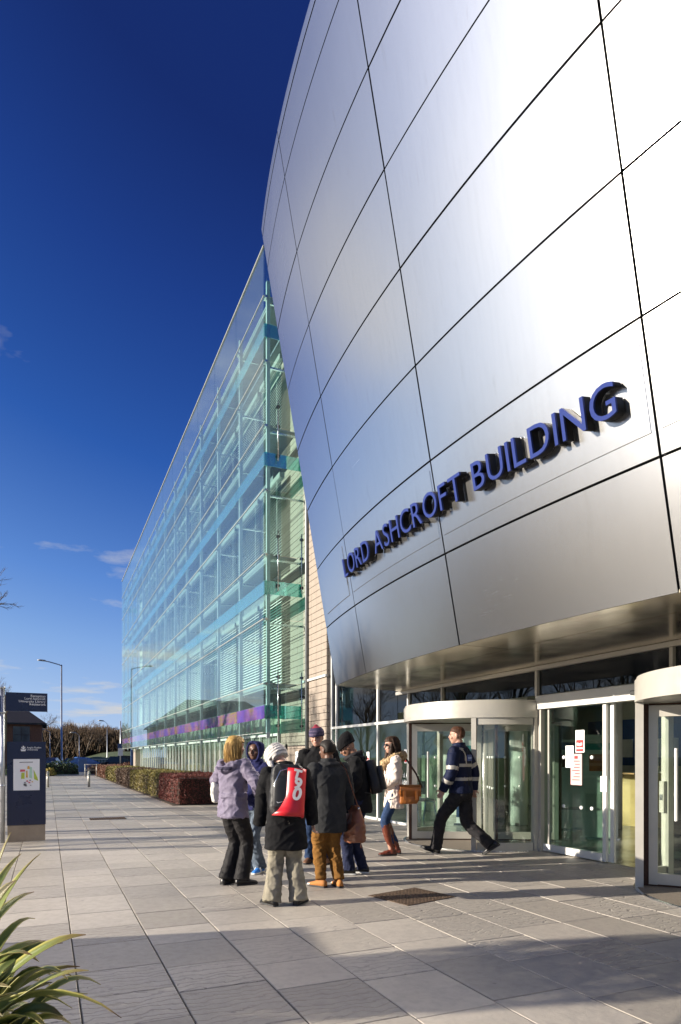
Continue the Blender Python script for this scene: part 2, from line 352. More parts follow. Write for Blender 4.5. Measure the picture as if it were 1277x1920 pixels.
for i, (nv, d, xc, yc, L) in enumerate(slabs):
    dz = rnd.uniform(-0.0015, 0.0015)
    if i < 300:
        o = link('paving_slab', slab_data[L], pave, Vector((xc, yc, dz)) - off(pave)); o.rotation_euler = (rnd.uniform(-.002, .002), rnd.uniform(-.002, .002), 0)
    else:
        vs, fs = slab_mesh(L); far.add([(a + xc, b + yc, c + dz) for a, b, c in vs], fs); tints += [rnd.random()] * len(vs)
fo = far.build('paving', M['slab'], pave); fo['kind'] = 'stuff'
ta = fo.data.attributes.new('tint', 'FLOAT', 'POINT'); ta.data.foreach_set('value', tints)
struct(MB().bx(3.42, 5.75, 20.15, 57, -0.15, 0.02).build('planting_bed', M['soil'], origin=(4.5, 38, 0)))
struct(MB().bx(-4, 60, 56.6, 57.1, -0.1, 0.09).bx(-40, -3.3, 56.6, 57.1, -0.1, 0.09).build('kerb', M['kerb'], origin=(2, 56.8, 0)))
struct(MB().bx(-60, 70, 96, 96.5, -0.1, 0.10).build('far_kerb', M['kerb'], origin=(2, 96, 0)))
# grass bank with a slope
b = MB(); ys = [100, 106, 116, 130, 400]; zs = [-0.1, 0.4, 1.7, 2.3, 2.5]; xs = [9 + 3 * i if i else 3 for i in range(20)]
b.add([(x, y, (z if i_ else -0.1) + (0.25 * math.sin(x * 0.13) if 0 < j < 4 else 0)) for j, (y, z) in enumerate(zip(ys, zs)) for i_, x in enumerate(xs)],
      [(j * 20 + i, j * 20 + i + 1, (j + 1) * 20 + i + 1, (j + 1) * 20 + i) for j in range(4) for i in range(19)], 0, True)
struct(b.build('grass_bank', M['bank'], origin=(30, 110, 0)))

# ------------------------------------------------------------------ glass-screened block
XS, XW, XBL = 5.60, 6.85, 6.60
BLK = thing('office_block', 'four storey block behind a tall blue green glass screen with louvre blinds', 'building', (9, 36, 0))
wallp = MB().bx(6.93, 7.3, 16.35, 20.25, 0, 14.7).build('wall', M['mortar'], BLK)
bw, bh = 0.38, 0.19
bm_ = MB().box((0, 0, 0), (0.085, bw - 0.007, bh - 0.014)); blk_me = bm_.mesh('block', M['block'])
cand = []
for iz in range(76):
    for iy in range(10):
        y, z = 16.35 + bw * (iy + 0.5) + 0.03, bh * (iz + 0.5)
        if y + bw / 2 > 20.26: continue
        hid = 1 if (z > 3.3 and y < 16.9 + (z - 3.3) * 0.19) or z > 10.5 or z < 0.6 else 0
        cand.append((hid, z, y))
cand.sort(); rest = MB()
for i, (hid, z, y) in enumerate(cand):
    if i < 300: link('block', blk_me, wallp, Vector((6.895 + rnd.uniform(-.002, .002), y, z)) - off(wallp))
    else: rest.box((6.895, y, z), (0.085, bw - 0.007, bh - 0.014))
rest.build('blockwork', M['block'], wallp)['kind'] = 'stuff'
MB().bx(6.80, 6.86, 16.35, 18.1, 3.62, 3.68).build('flashing', M['white'], BLK)
# inner wall, roof
MB().bx(6.98, 7.3, 20.25, 57, 2.1, 14.7).bx(7.3, 24, 16.36, 57, 0.001, 14.69).build('inner_wall', M['wall_in'], BLK)
MB().bx(6.75, 24.2, 16.3, 57.1, 14.705, 14.95).build('roof', M['grey'], BLK)
MB().bx(6.5, 6.98, 55.6, 57.0, 0, 2.15).build('end_wall', M['block'], BLK)
FL = [3.55, 7.20, 10.85]
# walkways
for z in FL + [14.50]:
    w = MB().bx(5.88, 6.60, 18.05, 56.95, z - 0.03, z + 0.01)
    wk = w.build('walkway', M['grey'], BLK)
    MB().bx(5.80, 5.875, 18.02, 56.98, z - 0.11, z + 0.06).build('edge_beam', M['beam'], wk)
    if z < 14: MB().bx(6.62, 6.97, 20.3, 56.9, z - 0.60, z - 0.04).build('spandrel', M['grey'], wk)
# windows with louvre blinds
slat = MB()
for f, z in enumerate(FL):
    for k in range(13):
        y0, y1 = 18.7 + 3 * k, 21.4 + 3 * k
        if k == 0: y0 = 19.35
        if y1 > 57: continue
        win = MB().bx(6.90, 6.97, y0 - 0.1, y1 + 0.1, z + 0.05, z + 3.02).build('window', M['dark'], BLK)
        sb = MB(); n = 30; openb = (f == 0 and k == 3) or (f == 2 and k in (2, 3)) or (f == 1 and k in (8, 9))
        for i in range(n):
            zz = z + 0.12 + i * 0.092
            if openb and 3 < i < 22: continue
            sb.add([(6.565, y0, zz - 0.030), (6.565, y1, zz - 0.030), (6.615, y1, zz + 0.030), (6.615, y0, zz + 0.030),
                    (6.563, y0, zz - 0.027), (6.563, y1, zz - 0.027), (6.613, y1, zz + 0.033), (6.613, y0, zz + 0.033)],
                   [(0, 3, 2, 1), (4, 5, 6, 7), (0, 1, 5, 4), (3, 7, 6, 2), (0, 4, 7, 3), (1, 2, 6, 5)])
        for yy in (y0 + 0.35, y1 - 0.35): sb.bx(6.556, 6.560, yy, yy + 0.02, z + 0.1, z + 2.86)
        sbo = sb.build('blind', M['slat'], win); sbo['kind'] = 'stuff'
        MB().bx(6.52, 6.68, y0 - 0.02, y1 + 0.02, z + 2.87, z + 3.03).build('blind_box', M['beam'], win)
# skin posts, arms, panes, dichroic strips
ZJ = [2.15, 3.55, 5.38, 7.21, 9.04, 10.87, 12.70, 14.53, 15.90]
for k in range(14):
    y = 18.0 + 3 * k
    yy = y + (0.08 if k == 0 else -0.08 if k == 13 else 0)
    p = MB().bx(5.70, 5.80, yy - 0.05, yy + 0.05, 2.0, 15.0).build('post', M['post'], BLK)
    a = MB()
    for z in ZJ[1:-1]:
        a.bar((5.80, yy, z - 0.13), (6.95, yy, z - 0.13), 0.05)
        a.bx(5.64, 5.71, yy - 0.09, yy + 0.09, z - 0.035, z + 0.035)
    a.build('bracket', M['steel'], p)
pane_cache = {}
def pane(x0, x1, y0, y1, z0, z1, mat, name='pane', parent=BLK):
    key = (round(x1 - x0, 3), round(y1 - y0, 3), round(z1 - z0, 3), mat.name)
    if key not in pane_cache: pane_cache[key] = MB().box((0, 0, 0), key[:3]).mesh(name, mat)
    return link(name, pane_cache[key], parent, Vector(((x0 + x1) / 2, (y0 + y1) / 2, (z0 + z1) / 2)) - off(parent))
for k in range(13):
    for i in range(8):
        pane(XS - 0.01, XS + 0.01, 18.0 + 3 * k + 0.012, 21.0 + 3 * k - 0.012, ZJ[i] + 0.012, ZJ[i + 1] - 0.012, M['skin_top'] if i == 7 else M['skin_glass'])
    for zc_ in (6.28, 9.93, 13.58):
        pane(XS + 0.022, XS + 0.028, 18.02 + 3 * k, 20.98 + 3 * k, zc_ - 0.19, zc_ + 0.19, M['band'], 'dichroic_strip')
    pane(XS + 0.022, XS + 0.028, 18.02 + 3 * k, 20.98 + 3 * k, 2.55, 2.93, M['band_p'], 'dichroic_strip')
for yend in (18.0, 57.0):
    for i in range(8):
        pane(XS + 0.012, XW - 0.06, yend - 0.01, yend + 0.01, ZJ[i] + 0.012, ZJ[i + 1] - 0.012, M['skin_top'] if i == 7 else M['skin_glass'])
    for zc_ in (2.74, 6.28, 9.93, 13.58):
        pane(XS + 0.03, XW - 0.08, yend + 0.02, yend + 0.028, zc_ - 0.19, zc_ + 0.19, M['band'], 'dichroic_strip')
# slender gaskets between panes
g = MB()
for z in ZJ: g.bx(XS - 0.014, XS + 0.018, 18.0, 57.0, z - 0.012, z + 0.012)
g.bx(XS - 0.03, XS + 0.03, 17.97, 57.03, 15.9, 15.94)
g.build('rail', M['beam'], BLK)
# suspension rods on the return end
for x in (6.0, 6.72):
    for zc_ in (2.9, 6.9, 10.6):
        rd = MB().tube([(x, 17.93, zc_ - 0.72), (x, 17.93, zc_ + 1.0)], 0.018, 8).build('rod', M['steel'], BLK)
        q = MB()
        for dz in (-0.55, 0.3, 0.85): q.bx(x - 0.03, x + 0.06, 17.94, 18.03, zc_ + dz - 0.03, zc_ + dz + 0.03)
        q.build('clamp', M['black'], rd)
# ground floor glazing with vertical blinds
vb = MB()
for j in range(36):
    y = 20.4 + j * 0.98
    for s_ in range(5):
        yy = y + 0.09 + s_ * 0.175
        vb.add([(6.905, yy, 0.05), (6.935, yy + 0.15, 0.05), (6.935, yy + 0.15, 2.13), (6.905, yy, 2.13), (6.90, yy, 0.05), (6.93, yy + 0.15, 0.05), (6.93, yy + 0.15, 2.13), (6.90, yy, 2.13)],
               [(0, 1, 2, 3), (7, 6, 5, 4), (0, 4, 5, 1), (3, 2, 6, 7), (0, 3, 7, 4), (1, 5, 6, 2)])
vo = vb.build('vertical_blind', M['print'], BLK); vo['kind'] = 'stuff'
MB().bx(6.96, 6.979, 20.25, 55.6, 0.02, 2.7).build('blind_backing', M['wall_in'], BLK)
for j in range(36):
    y = 20.3 + j * 0.98
    pane(6.80, 6.815, y + 0.03, y + 0.95, 0.06, 2.14, M['clear'], 'ground_window')
    pane(6.80, 6.815, y + 0.03, y + 0.95, 2.24, 2.9, M['clear'], 'ground_window')
    MB().bx(6.77, 6.85, y - 0.025, y + 0.025, 0, 2.14).bx(6.77, 6.85, y - 0.025, y + 0.025, 2.24, 2.9).build('mullion', M['white'], BLK)
MB().bx(6.76, 6.86, 20.26, 55.6, 2.145, 2.235).build('transom', M['white'], BLK)
MB().bx(6.72, 6.96, 20.26, 55.6, 2.905, 2.955).build('ledge', M['white'], BLK)
# doors in the blockwork, hinge plates and a small notice
nt_ = MB().bx(6.842, 6.848, 18.55, 18.80, 1.25, 1.62).build('wall_notice', M['print'], BLK)
q = MB()
for i in range(6): q.bx(6.838, 6.841, 18.57, 18.77 - 0.05 * (i % 2), 1.30 + i * 0.05, 1.32 + i * 0.05)
q.build('print_line', M['lblue'], nt_)
for z in (1.15, 1.68): MB().bx(6.80, 6.85, 19.55, 19.62, z, z + 0.18).build('hinge', M['black'], BLK)
MB().tube([(6.80, 17.75, 0.1), (6.80, 17.75, 15)], 0.045, 8).build('downpipe', M['grey'], BLK)

# ------------------------------------------------------------------ metal-clad entrance building
HR, HCY, HZ0, LEAN = 25.0, 7.2, 2.87, 0.19
HCX = 4.76 + HR
def hull(phi, z, o=0.0):
    r_ = HR + o
    return Vector((HCX - r_ * math.cos(phi) - (LEAN - 0.055 * phi) * (z - HZ0), HCY + r_ * math.sin(phi), z - o * LEAN))
PHB, PST = -0.0068, 0.1209
PH = [PHB + 2 * PST - 0.0399, PHB + PST, PHB, PHB - PST, PHB - 2 * PST, PHB - 3 * PST]
ZR = [HZ0 + 1.125 * k for k in range(8)] + [11.30, 11.43]
ENT = thing('entrance_building', 'curved silver metal clad entrance building leaning outward over its glazed doors', 'building', (9, 7, 0))
def sheet(p0, p1, z0, z1, o, th=0.03, nx=12, nz=5):
    vs = []; fs = []; sd_ = Vector((p0 * 700, z0 * 13, o * 900)); wob = lambda i, j: 0.0020 * noise.noise(sd_ + Vector((i / nx * 4.2, j / nz * 1.9, 0))) * math.sin(math.pi * i / nx) ** .5 * math.sin(math.pi * j / nz) ** .5
    for j in range(nz + 1):
        for i in range(nx + 1): vs.append(hull(p0 + (p1 - p0) * i / nx, z0 + (z1 - z0) * j / nz, o + (wob(i, j) if 0 < i < nx and 0 < j < nz else 0)))
    n = nx + 1
    fs = [(j * n + i, j * n + i + 1, (j + 1) * n + i + 1, (j + 1) * n + i) for j in range(nz) for i in range(nx)]
    mb = MB().add(vs, fs, 0, True)
    edge = [(p0 + (p1 - p0) * i / nx, z0) for i in range(nx + 1)] + [(p1, z0 + (z1 - z0) * j / nz) for j in range(1, nz + 1)] + \
           [(p1 + (p0 - p1) * i / nx, z1) for i in range(1, nx + 1)] + [(p0, z1 + (z0 - z1) * j / nz) for j in range(1, nz)]
    m_ = len(edge)
    mb.add([hull(p, z, o) for p, z in edge] + [hull(p, z, o - th) for p, z in edge], [(i, i + m_, (i + 1) % m_ + m_, (i + 1) % m_) for i in range(m_)], 1)
    return mb
GA = 0.0125
for ci in range(5):
    p0, p1 = PH[ci] - GA / HR, PH[ci + 1] + GA / HR
    for k in range(9):
        z0, z1 = ZR[k] + (0.0 if k == 0 else 0.012), ZR[k + 1] - (0.0 if k == 8 else 0.012)
        jit = rnd.uniform(-0.0025, 0.0025)
        pn = sheet(p0, p1, z0, z1, jit).build('panel', [M['metal'], M['joint']], ENT)
        if k == 1:
            a0, a1 = (p0 - 0.012, p1 + 0.006) if ci == 0 else (p0 - 0.0015, p1 + 0.0015)
            if ci < 4: sheet(a0, a1, z0 + 0.20, z1 - 0.09, 0.012, 0.010).build('sign_plate', [M['metal'], M['metal']], pn)
bk = sheet(PH[0] - 0.001, PH[-1] + 0.001, HZ0 + 0.02, 11.40, -0.045, 0.01, 30, 6)
bk.build('backing', [M['joint'], M['joint']], ENT)
# return end, roof
e0 = [hull(PH[0], z) for z in ZR]
rv = MB()
for i in range(len(ZR) - 1):
    a_, b_ = e0[i], e0[i + 1]
    rv.add([a_ + Vector((0.006, -.002, 0.012)), b_ + Vector((0.006, -.002, 0)), Vector((8.6, b_.y + 0.25, b_.z)), Vector((8.6, a_.y + 0.25, a_.z + 0.012))], [(0, 1, 2, 3)])
rv.build('end_cladding', M['metal'], ENT)
top = [hull(PH[0] + (PH[-1] - PH[0]) * i / 16, 11.40) for i in range(17)]
MB().add([p + Vector((0.05, 0, 0)) for p in top] + [Vector((16, top[-1].y, 11.40)), Vector((16, top[0].y, 11.40))], [tuple(range(19))]).build('roof', M['grey'], ENT)
MB().bx(8.62, 16, -2.3, 16.34, 2.99, 11.38).build('core', M['wall_in'], ENT)
# soffit panels
XG = 7.0; ZS = HZ0
def soff(pa, pb, ua, ub, z=ZS):
    n = 6; lo = []; hi = []
    for i in range(n + 1):
        ph = pa + (pb - pa) * i / n; q0 = hull(ph, HZ0)
        y_in = q0.y + (0.5 * max(0.0, ph / 0.195) ** 2)
        q1 = Vector((XG + 0.05, y_in, ZS))
        lo.append(q0.lerp(q1, ua)); hi.append(q0.lerp(q1, ub))
    vs = [Vector((p.x, p.y, z)) for p in lo + hi] + [Vector((p.x, p.y, z + 0.03)) for p in lo + hi]
    m_ = n + 1
    fs = [(i, i + 1, m_ + i + 1, m_ + i) for i in range(n)] + [(2 * m_ + i, 3 * m_ + i, 3 * m_ + i + 1, 2 * m_ + i + 1) for i in range(n)]
    loop = list(range(m_)) + list(range(2 * m_ - 1, m_ - 1, -1)); 
    fs += [(loop[i], loop[(i + 1) % len(loop)], loop[(i + 1) % len(loop)] + 2 * m_, loop[i] + 2 * m_) for i in range(len(loop))]
    return MB().add(vs, fs)
for ci in range(5):
    for ua, ub in ((0.006, 0.34), (0.347, 1.0)):
        soff(PH[ci] - 0.0003, PH[ci + 1] + 0.0003, ua, ub).build('soffit_panel', M['soffit'], ENT)
soff(PH[0], PH[-1], 0.02, 1.0, ZS + 0.04).build('soffit_backing', M['joint'], ENT)
# glazed front: frame members at X = 7.0
def frame(y0, y1, z0, z1, mat='white', name='mullion', x0=6.95, x1=7.06): return MB().bx(x0, x1, y0, y1, z0, z1).build(name, M[mat], ENT)
for y in (16.30, 15.99, 13.60): frame(y - 0.03, y + 0.03, 0.0, 4.6)
frame(12.17, 12.22, 0.0, 2.86)
frame(10.90, 16.27, 2.20, 2.26, name='transom', x0=6.945, x1=7.065)
frame(-2.0, 12.70, 2.80, 2.865, name='soffit_rail', mat='offwhite', x0=6.94, x1=7.07)
for y in (10.88, 8.18, 5.74, 3.02): frame(y - 0.025, y + 0.025, 2.40, 2.795, mat='offwhite')
def gp(y0, y1, z0, z1, mat='glaz', name='glazing'): return pane(6.998, 7.012, y0, y1, z0, z1, M[mat], name, ENT)
for a_, b_ in ((16.02, 16.27), (13.63, 15.96)):
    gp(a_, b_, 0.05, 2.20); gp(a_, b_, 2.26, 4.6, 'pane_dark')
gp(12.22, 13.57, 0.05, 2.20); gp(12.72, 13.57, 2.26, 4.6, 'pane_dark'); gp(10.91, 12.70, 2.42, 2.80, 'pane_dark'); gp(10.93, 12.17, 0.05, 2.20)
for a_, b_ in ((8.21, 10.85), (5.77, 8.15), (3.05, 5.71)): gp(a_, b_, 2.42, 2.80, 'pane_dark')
frame(12.2, 16.3, 0.0, 0.05, 'white', 'sill_rail')
# lobby shell
struct(MB().bx(7.07, 16, -2.3, 16.33, -0.05, 0.001).build('lobby_floor', M['floor'], origin=(11, 7, 0)))
MB().bx(7.07, 16, -2.3, 16.33, 2.89, 2.98).build('lobby_ceiling', M['ceil'], ENT)
MB().bx(13.4, 13.6, -2.3, 16.33, 0.002, 2.885).bx(7.07, 13.39, 16.2, 16.33, 0.002, 2.885).bx(7.07, 13.39, -2.3, -2.2, 0.002, 2.885).build('lobby_wall', M['wall_in'], ENT)
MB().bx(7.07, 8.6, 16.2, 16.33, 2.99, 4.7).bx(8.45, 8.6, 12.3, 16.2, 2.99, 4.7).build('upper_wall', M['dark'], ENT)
# partition with a door behind the left glazing
MB().bx(9.4, 9.5, 13.2, 16.19, 0.003, 2.88).build('partition', M['wall_in'], ENT)
dr = MB().bx(9.36, 9.395, 13.9, 14.8, 0.003, 2.05).build('inner_door', M['ceil'], ENT)
MB().bx(9.31, 9.355, 14.25, 14.7, 1.92, 1.99).build('door_closer', M['steel'], dr)
for (x, y) in ((9.3, 11.5), (10.54, 10.09), (8.9, 2.0)):
    c = MB().cyl((x, y), 0.19, 0.002, 2.885, 24).build('column', M['print'], ENT)

# reception desk
dk = thing('reception_desk', 'curved maple reception desk inside the lobby behind the revolving door', 'desk', (11.9, 10.6, 0.002))
dp = MB()
arc = [(12.4 - 1.35 * math.cos(t), 11.2 + 1.9 * math.sin(t)) for t in [(-0.9 + 1.8 * i / 14) for i in range(15)]]
for i in range(14):
    (xa, ya), (xb, yb) = arc[i], arc[i + 1]
    dp.add([(xa, ya, .003), (xb, yb, .003), (xb, yb, 1.08), (xa, ya, 1.08), (xa + .06, ya, .003), (xb + .06, yb, .003), (xb + .06, yb, 1.08), (xa + .06, ya, 1.08)],
           [(0, 3, 2, 1), (4, 5, 6, 7), (3, 7, 6, 2), (0, 1, 5, 4)])
dp.build('front_panel', M['wood'], dk)
dt = MB()
for i in range(14):
    (xa, ya), (xb, yb) = arc[i], arc[i + 1]
    dt.add([(xa - .08, ya, 1.085), (xb - .08, yb, 1.085), (xb + .35, yb, 1.085), (xa + .35, ya, 1.085), (xa - .08, ya, 1.12), (xb - .08, yb, 1.12), (xb + .35, yb, 1.12), (xa + .35, ya, 1.12)],
           [(0, 3, 2, 1), (4, 5, 6, 7), (0, 1, 5, 4), (2, 3, 7, 6)])
dt.build('counter_top', M['wood'], dk)
bb = thing('notice_board', 'large dark blue board on the lobby wall above the reception desk', 'board', (13.3, 11.5, 1.2))
MB().bx(13.33, 13.39, 7.5, 13.6, 1.25, 2.4).build('board_panel', M['lblue'], bb)
for y in (8.2, 9.5, 10.8, 12.1): MB().bx(13.30, 13.325, y, y + 0.8, 1.45, 1.9).build('poster', M['ceil'], bb)
# display panels
def display(loc, ry, label, rows, w=0.55, h=1.9):
    t = thing('display_panel', label, 'display', loc, ry)
    MB().bx(-w / 2, w / 2, -0.015, 0.015, 0.03, h).build('board', M['print'], t, local=True)
    MB().bx(-w / 2 - .03, w / 2 + .03, -0.12, 0.12, 0, 0.028).build('foot', M['steel'], t, local=True)
    for (z0, z1, x0, x1, m) in rows: MB().bx(x0 * w, x1 * w, -0.020, -0.016, z0, z1).build('printed_area', M[m], t, local=True)
display((8.3, 11.9, 0.002), R(-50), 'white banner with teal and orange blocks standing behind the left revolving door', [(1.35, 1.7, -.4, .1, 'teal'), (1.05, 1.25, -.45, -.05, 'orange'), (.75, .95, -.1, .4, 'teal'), (.15, .55, -.5, .5, 'lblue'), (.7, .88, -.4, -.2, 'orange')])
display((9.6, 10.2, 0.002), R(-50), 'white banner with small dark pictures standing deeper in the lobby', [(1.25, 1.5, -.3, .2, 'brick'), (1.6, 1.75, -.4, .3, 'lblue'), (0.4, .46, -.4, .4, 'grey')], 0.7, 1.8)

display((9.0, 8.9, 0.002), R(-45), 'pale banner with an orange square seen through the curved pane of the left revolving door', [(1.2, 1.5, -.3, .25, 'orange'), (.5, .8, -.4, .4, 'ceil'), (1.58, 1.7, -.4, .4, 'teal')], 0.6, 1.85)
# ------------------------------------------------------------------ revolving doors
def arcpts(c, r_, a0, a1, n): return [(c[0] + r_ * math.cos(R(a0 + (a1 - a0) * i / n)), c[1] + r_ * math.sin(R(a0 + (a1 - a0) * i / n))) for i in range(n + 1)]
def curved(c, ri, ro, a0, a1, z0, z1, n=12):
    A, B = arcpts(c, ri, a0, a1, n), arcpts(c, ro, a0, a1, n); mb = MB(); m_ = n + 1
    vs = [(x, y, z0) for x, y in A] + [(x, y, z0) for x, y in B] + [(x, y, z1) for x, y in A] + [(x, y, z1) for x, y in B]
    fs = []
    for i in range(n): fs += [(i, i + 1, m_ + i + 1, m_ + i), (2 * m_ + i, 3 * m_ + i, 3 * m_ + i + 1, 2 * m_ + i + 1)]
    e = [(0, m_, 3 * m_, 2 * m_), (n, 2 * m_ + n, 3 * m_ + n, m_ + n)]
    mb.add(vs, fs + e)
    mb.add(vs, [(i, 2 * m_ + i, 2 * m_ + i + 1, i + 1) for i in range(n)] + [(m_ + i, m_ + i + 1, 3 * m_ + i + 1, 3 * m_ + i) for i in range(n)], 0, True)
    return mb
def revolving(cy, label, a_w):
    c = (6.95, cy); RD = 1.35
    t = thing('revolving_door', label, 'door', (c[0], c[1], 0), 0, 'revolving doors of the entrance')
    curved(c, 0.02, RD + 0.05, 80, 280, 2.06, 2.30, 40).build('canopy', M['offwhite'], t)
    curved(c, RD - 0.16, RD + 0.03, 82, 278, 2.302, 2.335, 40).build('canopy_cap', M['offwhite'], t)
    curved(c, 0.02, RD + 0.02, 90, 270, 0.002, 0.010, 30).build('floor_mat', M['mat_floor'], t)
    curved(c, RD + 0.021, RD + 0.06, 84, 276, 0.002, 0.014, 30).build('floor_ring', M['steel'], t)
    for a in (92, 133, 227, 268):
        x, y = c[0] + RD * math.cos(R(a)), c[1] + RD * math.sin(R(a))
        MB().box((x, y, 1.03), (0.085, 0.075, 2.05), Matrix.Rotation(R(a), 3, 'Z')).build('post', M['offwhite'], t)
    for a0, a1 in ((94, 131), (229, 266)):
        pw = curved(c, RD - 0.006, RD + 0.006, a0, a1, 0.14, 1.95).build('curved_pane', M['clear'], t)
        curved(c, RD - 0.025, RD + 0.025, a0, a1, 0.012, 0.135).build('bottom_rail', M['offwhite'], pw)
        curved(c, RD - 0.025, RD + 0.025, a0, a1, 1.955, 2.055).build('top_rail', M['offwhite'], pw)
    MB().cyl(c, 0.045, 0.012, 2.055, 16).build('centre_shaft', M['steel'], t)
    for k in range(4):
        a = R(a_w + 90 * k); u = Vector((math.cos(a), math.sin(a), 0)); Mz = Matrix.Rotation(a, 3, 'Z')
        def part(r0, r1, z0, z1, th): return MB().box(Vector((c[0], c[1], (z0 + z1) / 2)) + u * ((r0 + r1) / 2), (r1 - r0, th, z1 - z0), Mz)
        wg = part(0.16, 1.16, 0.16, 1.90, 0.012).build('wing', M['clear'], t)
        f = part(0.06, 0.155, 0.03, 2.03, 0.05); 
        f.box(Vector((c[0], c[1], 1.03)) + u * 1.21, (0.09, 0.05, 2.0), Mz)
        f.box(Vector((c[0], c[1], 0.095)) + u * 0.66, (1.01, 0.048, 0.12), Mz); f.box(Vector((c[0], c[1], 1.965)) + u * 0.66, (1.01, 0.048, 0.12), Mz)
        f.build('wing_frame', M['offwhite'], wg)
        e = part(1.257, 1.31, 0.012, 2.05, 0.03); e.box(Vector((c[0], c[1], 0.021)) + u * 0.68, (1.15, 0.02, 0.016), Mz); e.box(Vector((c[0], c[1], 2.043)) + u * 0.68, (1.15, 0.02, 0.022), Mz)
        e.build('brush_seal', M['brush'], wg)
        h = MB().bar(Vector((c[0], c[1], 0.75)) + u * 0.98 + Vector((-u.y, u.x, 0)) * 0.06, Vector((c[0], c[1], 1.55)) + u * 0.98 + Vector((-u.y, u.x, 0)) * 0.06, 0.025)
        h.build('push_bar', M['white'], wg)
        ds = MB()
        for z in (0.95, 1.45):
            for r_ in (0.35, 0.6, 0.85): ds.tube([Vector((c[0], c[1], z)) + u * r_ + Vector((-u.y, u.x, 0)) * s_ for s_ in (-0.009, 0.009)], 0.022, 10)
        ds.build('manifestation_dot', M['print'], wg)
    return t
revolving(9.50, 'revolving glass door left of the sliding door, security guard passing its front', 152)
revolving(4.40, 'revolving glass door cut by the right edge of the picture', 128)

# ------------------------------------------------------------------ sliding door
SD = thing('sliding_door', 'white framed automatic sliding glass door standing half open between the revolving doors', 'door', (7.0, 7.0, 0))
MB().bx(6.90, 7.075, 5.80, 8.13, 2.19, 2.395).build('header', M['white'], SD)
MB().bx(6.93, 7.07, 8.04, 8.13, 0.003, 2.185).build('jamb', M['offwhite'], SD)
MB().bx(6.93, 7.07, 5.80, 5.86, 0.003, 2.185).build('jamb', M['offwhite'], SD)
lf = pane(6.985, 6.995, 6.84, 7.90, 0.13, 2.18, M['glaz'], 'door_leaf', SD)
lf2 = pane(7.025, 7.035, 6.76, 7.85, 0.13, 2.18, M['glaz'], 'door_leaf', SD)
def sub(o, x0, x1, y0, y1, z0, z1, name, mat): return MB().bx(x0, x1, y0, y1, z0, z1).build(name, M[mat], o)
sub(lf, 6.965, 7.012, 6.78, 6.84, 0.02, 2.18, 'stile', 'white'); sub(lf, 6.965, 7.012, 6.845, 8.03, 0.02, 0.125, 'bottom_rail', 'white')
sub(lf, 6.965, 7.012, 7.90, 7.93, 0.13, 2.18, 'stile', 'offwhite')
sub(lf2, 7.016, 7.055, 6.69, 6.755, 0.02, 2.18, 'stile', 'white'); sub(lf2, 7.016, 7.055, 6.76, 7.85, 0.02, 0.125, 'bottom_rail', 'white')
pane(6.99, 7.0, 7.94, 8.03, 0.13, 2.18, M['glaz'], 'side_pane', SD)
n1 = sub(lf, 6.976, 6.982, 7.19, 7.36, 1.52, 1.84, 'notice', 'print'); sub(n1, 6.972, 6.9755, 7.205, 7.345, 1.535, 1.70, 'red_area', 'red')
q = MB()
for yy, zz in ((7.275, 1.63), (7.24, 1.64), (7.31, 1.64)): q.bx(6.968, 6.9715, yy - .015, yy + .015, zz - .018, zz + .018)
q.bx(6.968, 6.9715, 7.21, 7.34, 1.570, 1.588); q.build('white_mark', M['print'], n1)
sub(lf, 6.976, 6.982, 7.40, 7.56, 1.30, 1.62, 'notice', 'print')
M['pink'] = mk('pink_paper', (0.60, 0.34, 0.34), 0.6, var=0.03)
n3 = sub(lf, 6.984 - 0.005, 6.9835, 7.24, 7.46, 1.05, 1.50, 'notice', 'pink')
q = MB()
for i in range(7): q.bx(6.974, 6.9785, 7.28, 7.43 - 0.03 * (i % 3), 1.12 + i * 0.045, 1.13 + i * 0.045)
q.bx(6.974, 6.9785, 7.32, 7.38, 1.43, 1.47); q.build('print_line', M['red'], n3)
sub(lf, 6.955, 6.964, 6.76, 6.87, 0.98, 1.19, 'push_plate', 'print')
for z in (0.73, 1.45):
    for y in (7.05, 7.25, 7.6): 
        if not (z > 1 and 7.15 < y < 7.6): MB().tube([(6.972, y, z), (6.984, y, z)], 0.026, 12).build('manifestation_dot', M['print'], lf)
MB().bx(6.80, 6.90, 5.95, 6.22, 2.24, 2.30).build('sensor', M['black'], SD)
SW = thing('switch_box', 'cream door release box fixed at the open doorway edge', 'switch', (6.86, 5.79, 0.85))
MB().bx(6.82, 6.9, 5.73, 5.797, 0.78, 1.16).build('casing', M['offwhite'], SW); MB().bx(6.812, 6.819, 5.745, 5.785, 0.93, 1.0).build('button', M['steel'], SW)
# vinyl and safety notices on the fixed glazing
def sticker(y, z, label):
    s_ = thing('safety_notice', label, 'notice', (6.99, y, z), 0, 'red and white notices on the glazing')
    MB().bx(6.985, 6.991, y - .07, y + .07, z, z + .30).build('paper', M['print'], s_); MB().bx(6.981, 6.984, y - .055, y + .055, z + .03, z + .16).build('red_area', M['red'], s_)
    MB().bx(6.977, 6.980, y - .02, y + .02, z + .08, z + .13).build('white_mark', M['print'], s_)
sticker(14.15, 1.28, 'red and white safety notice on the glazing behind the man in the black beanie')
sticker(12.32, 1.32, 'red and white safety notice on the glazing beside the left revolving door')
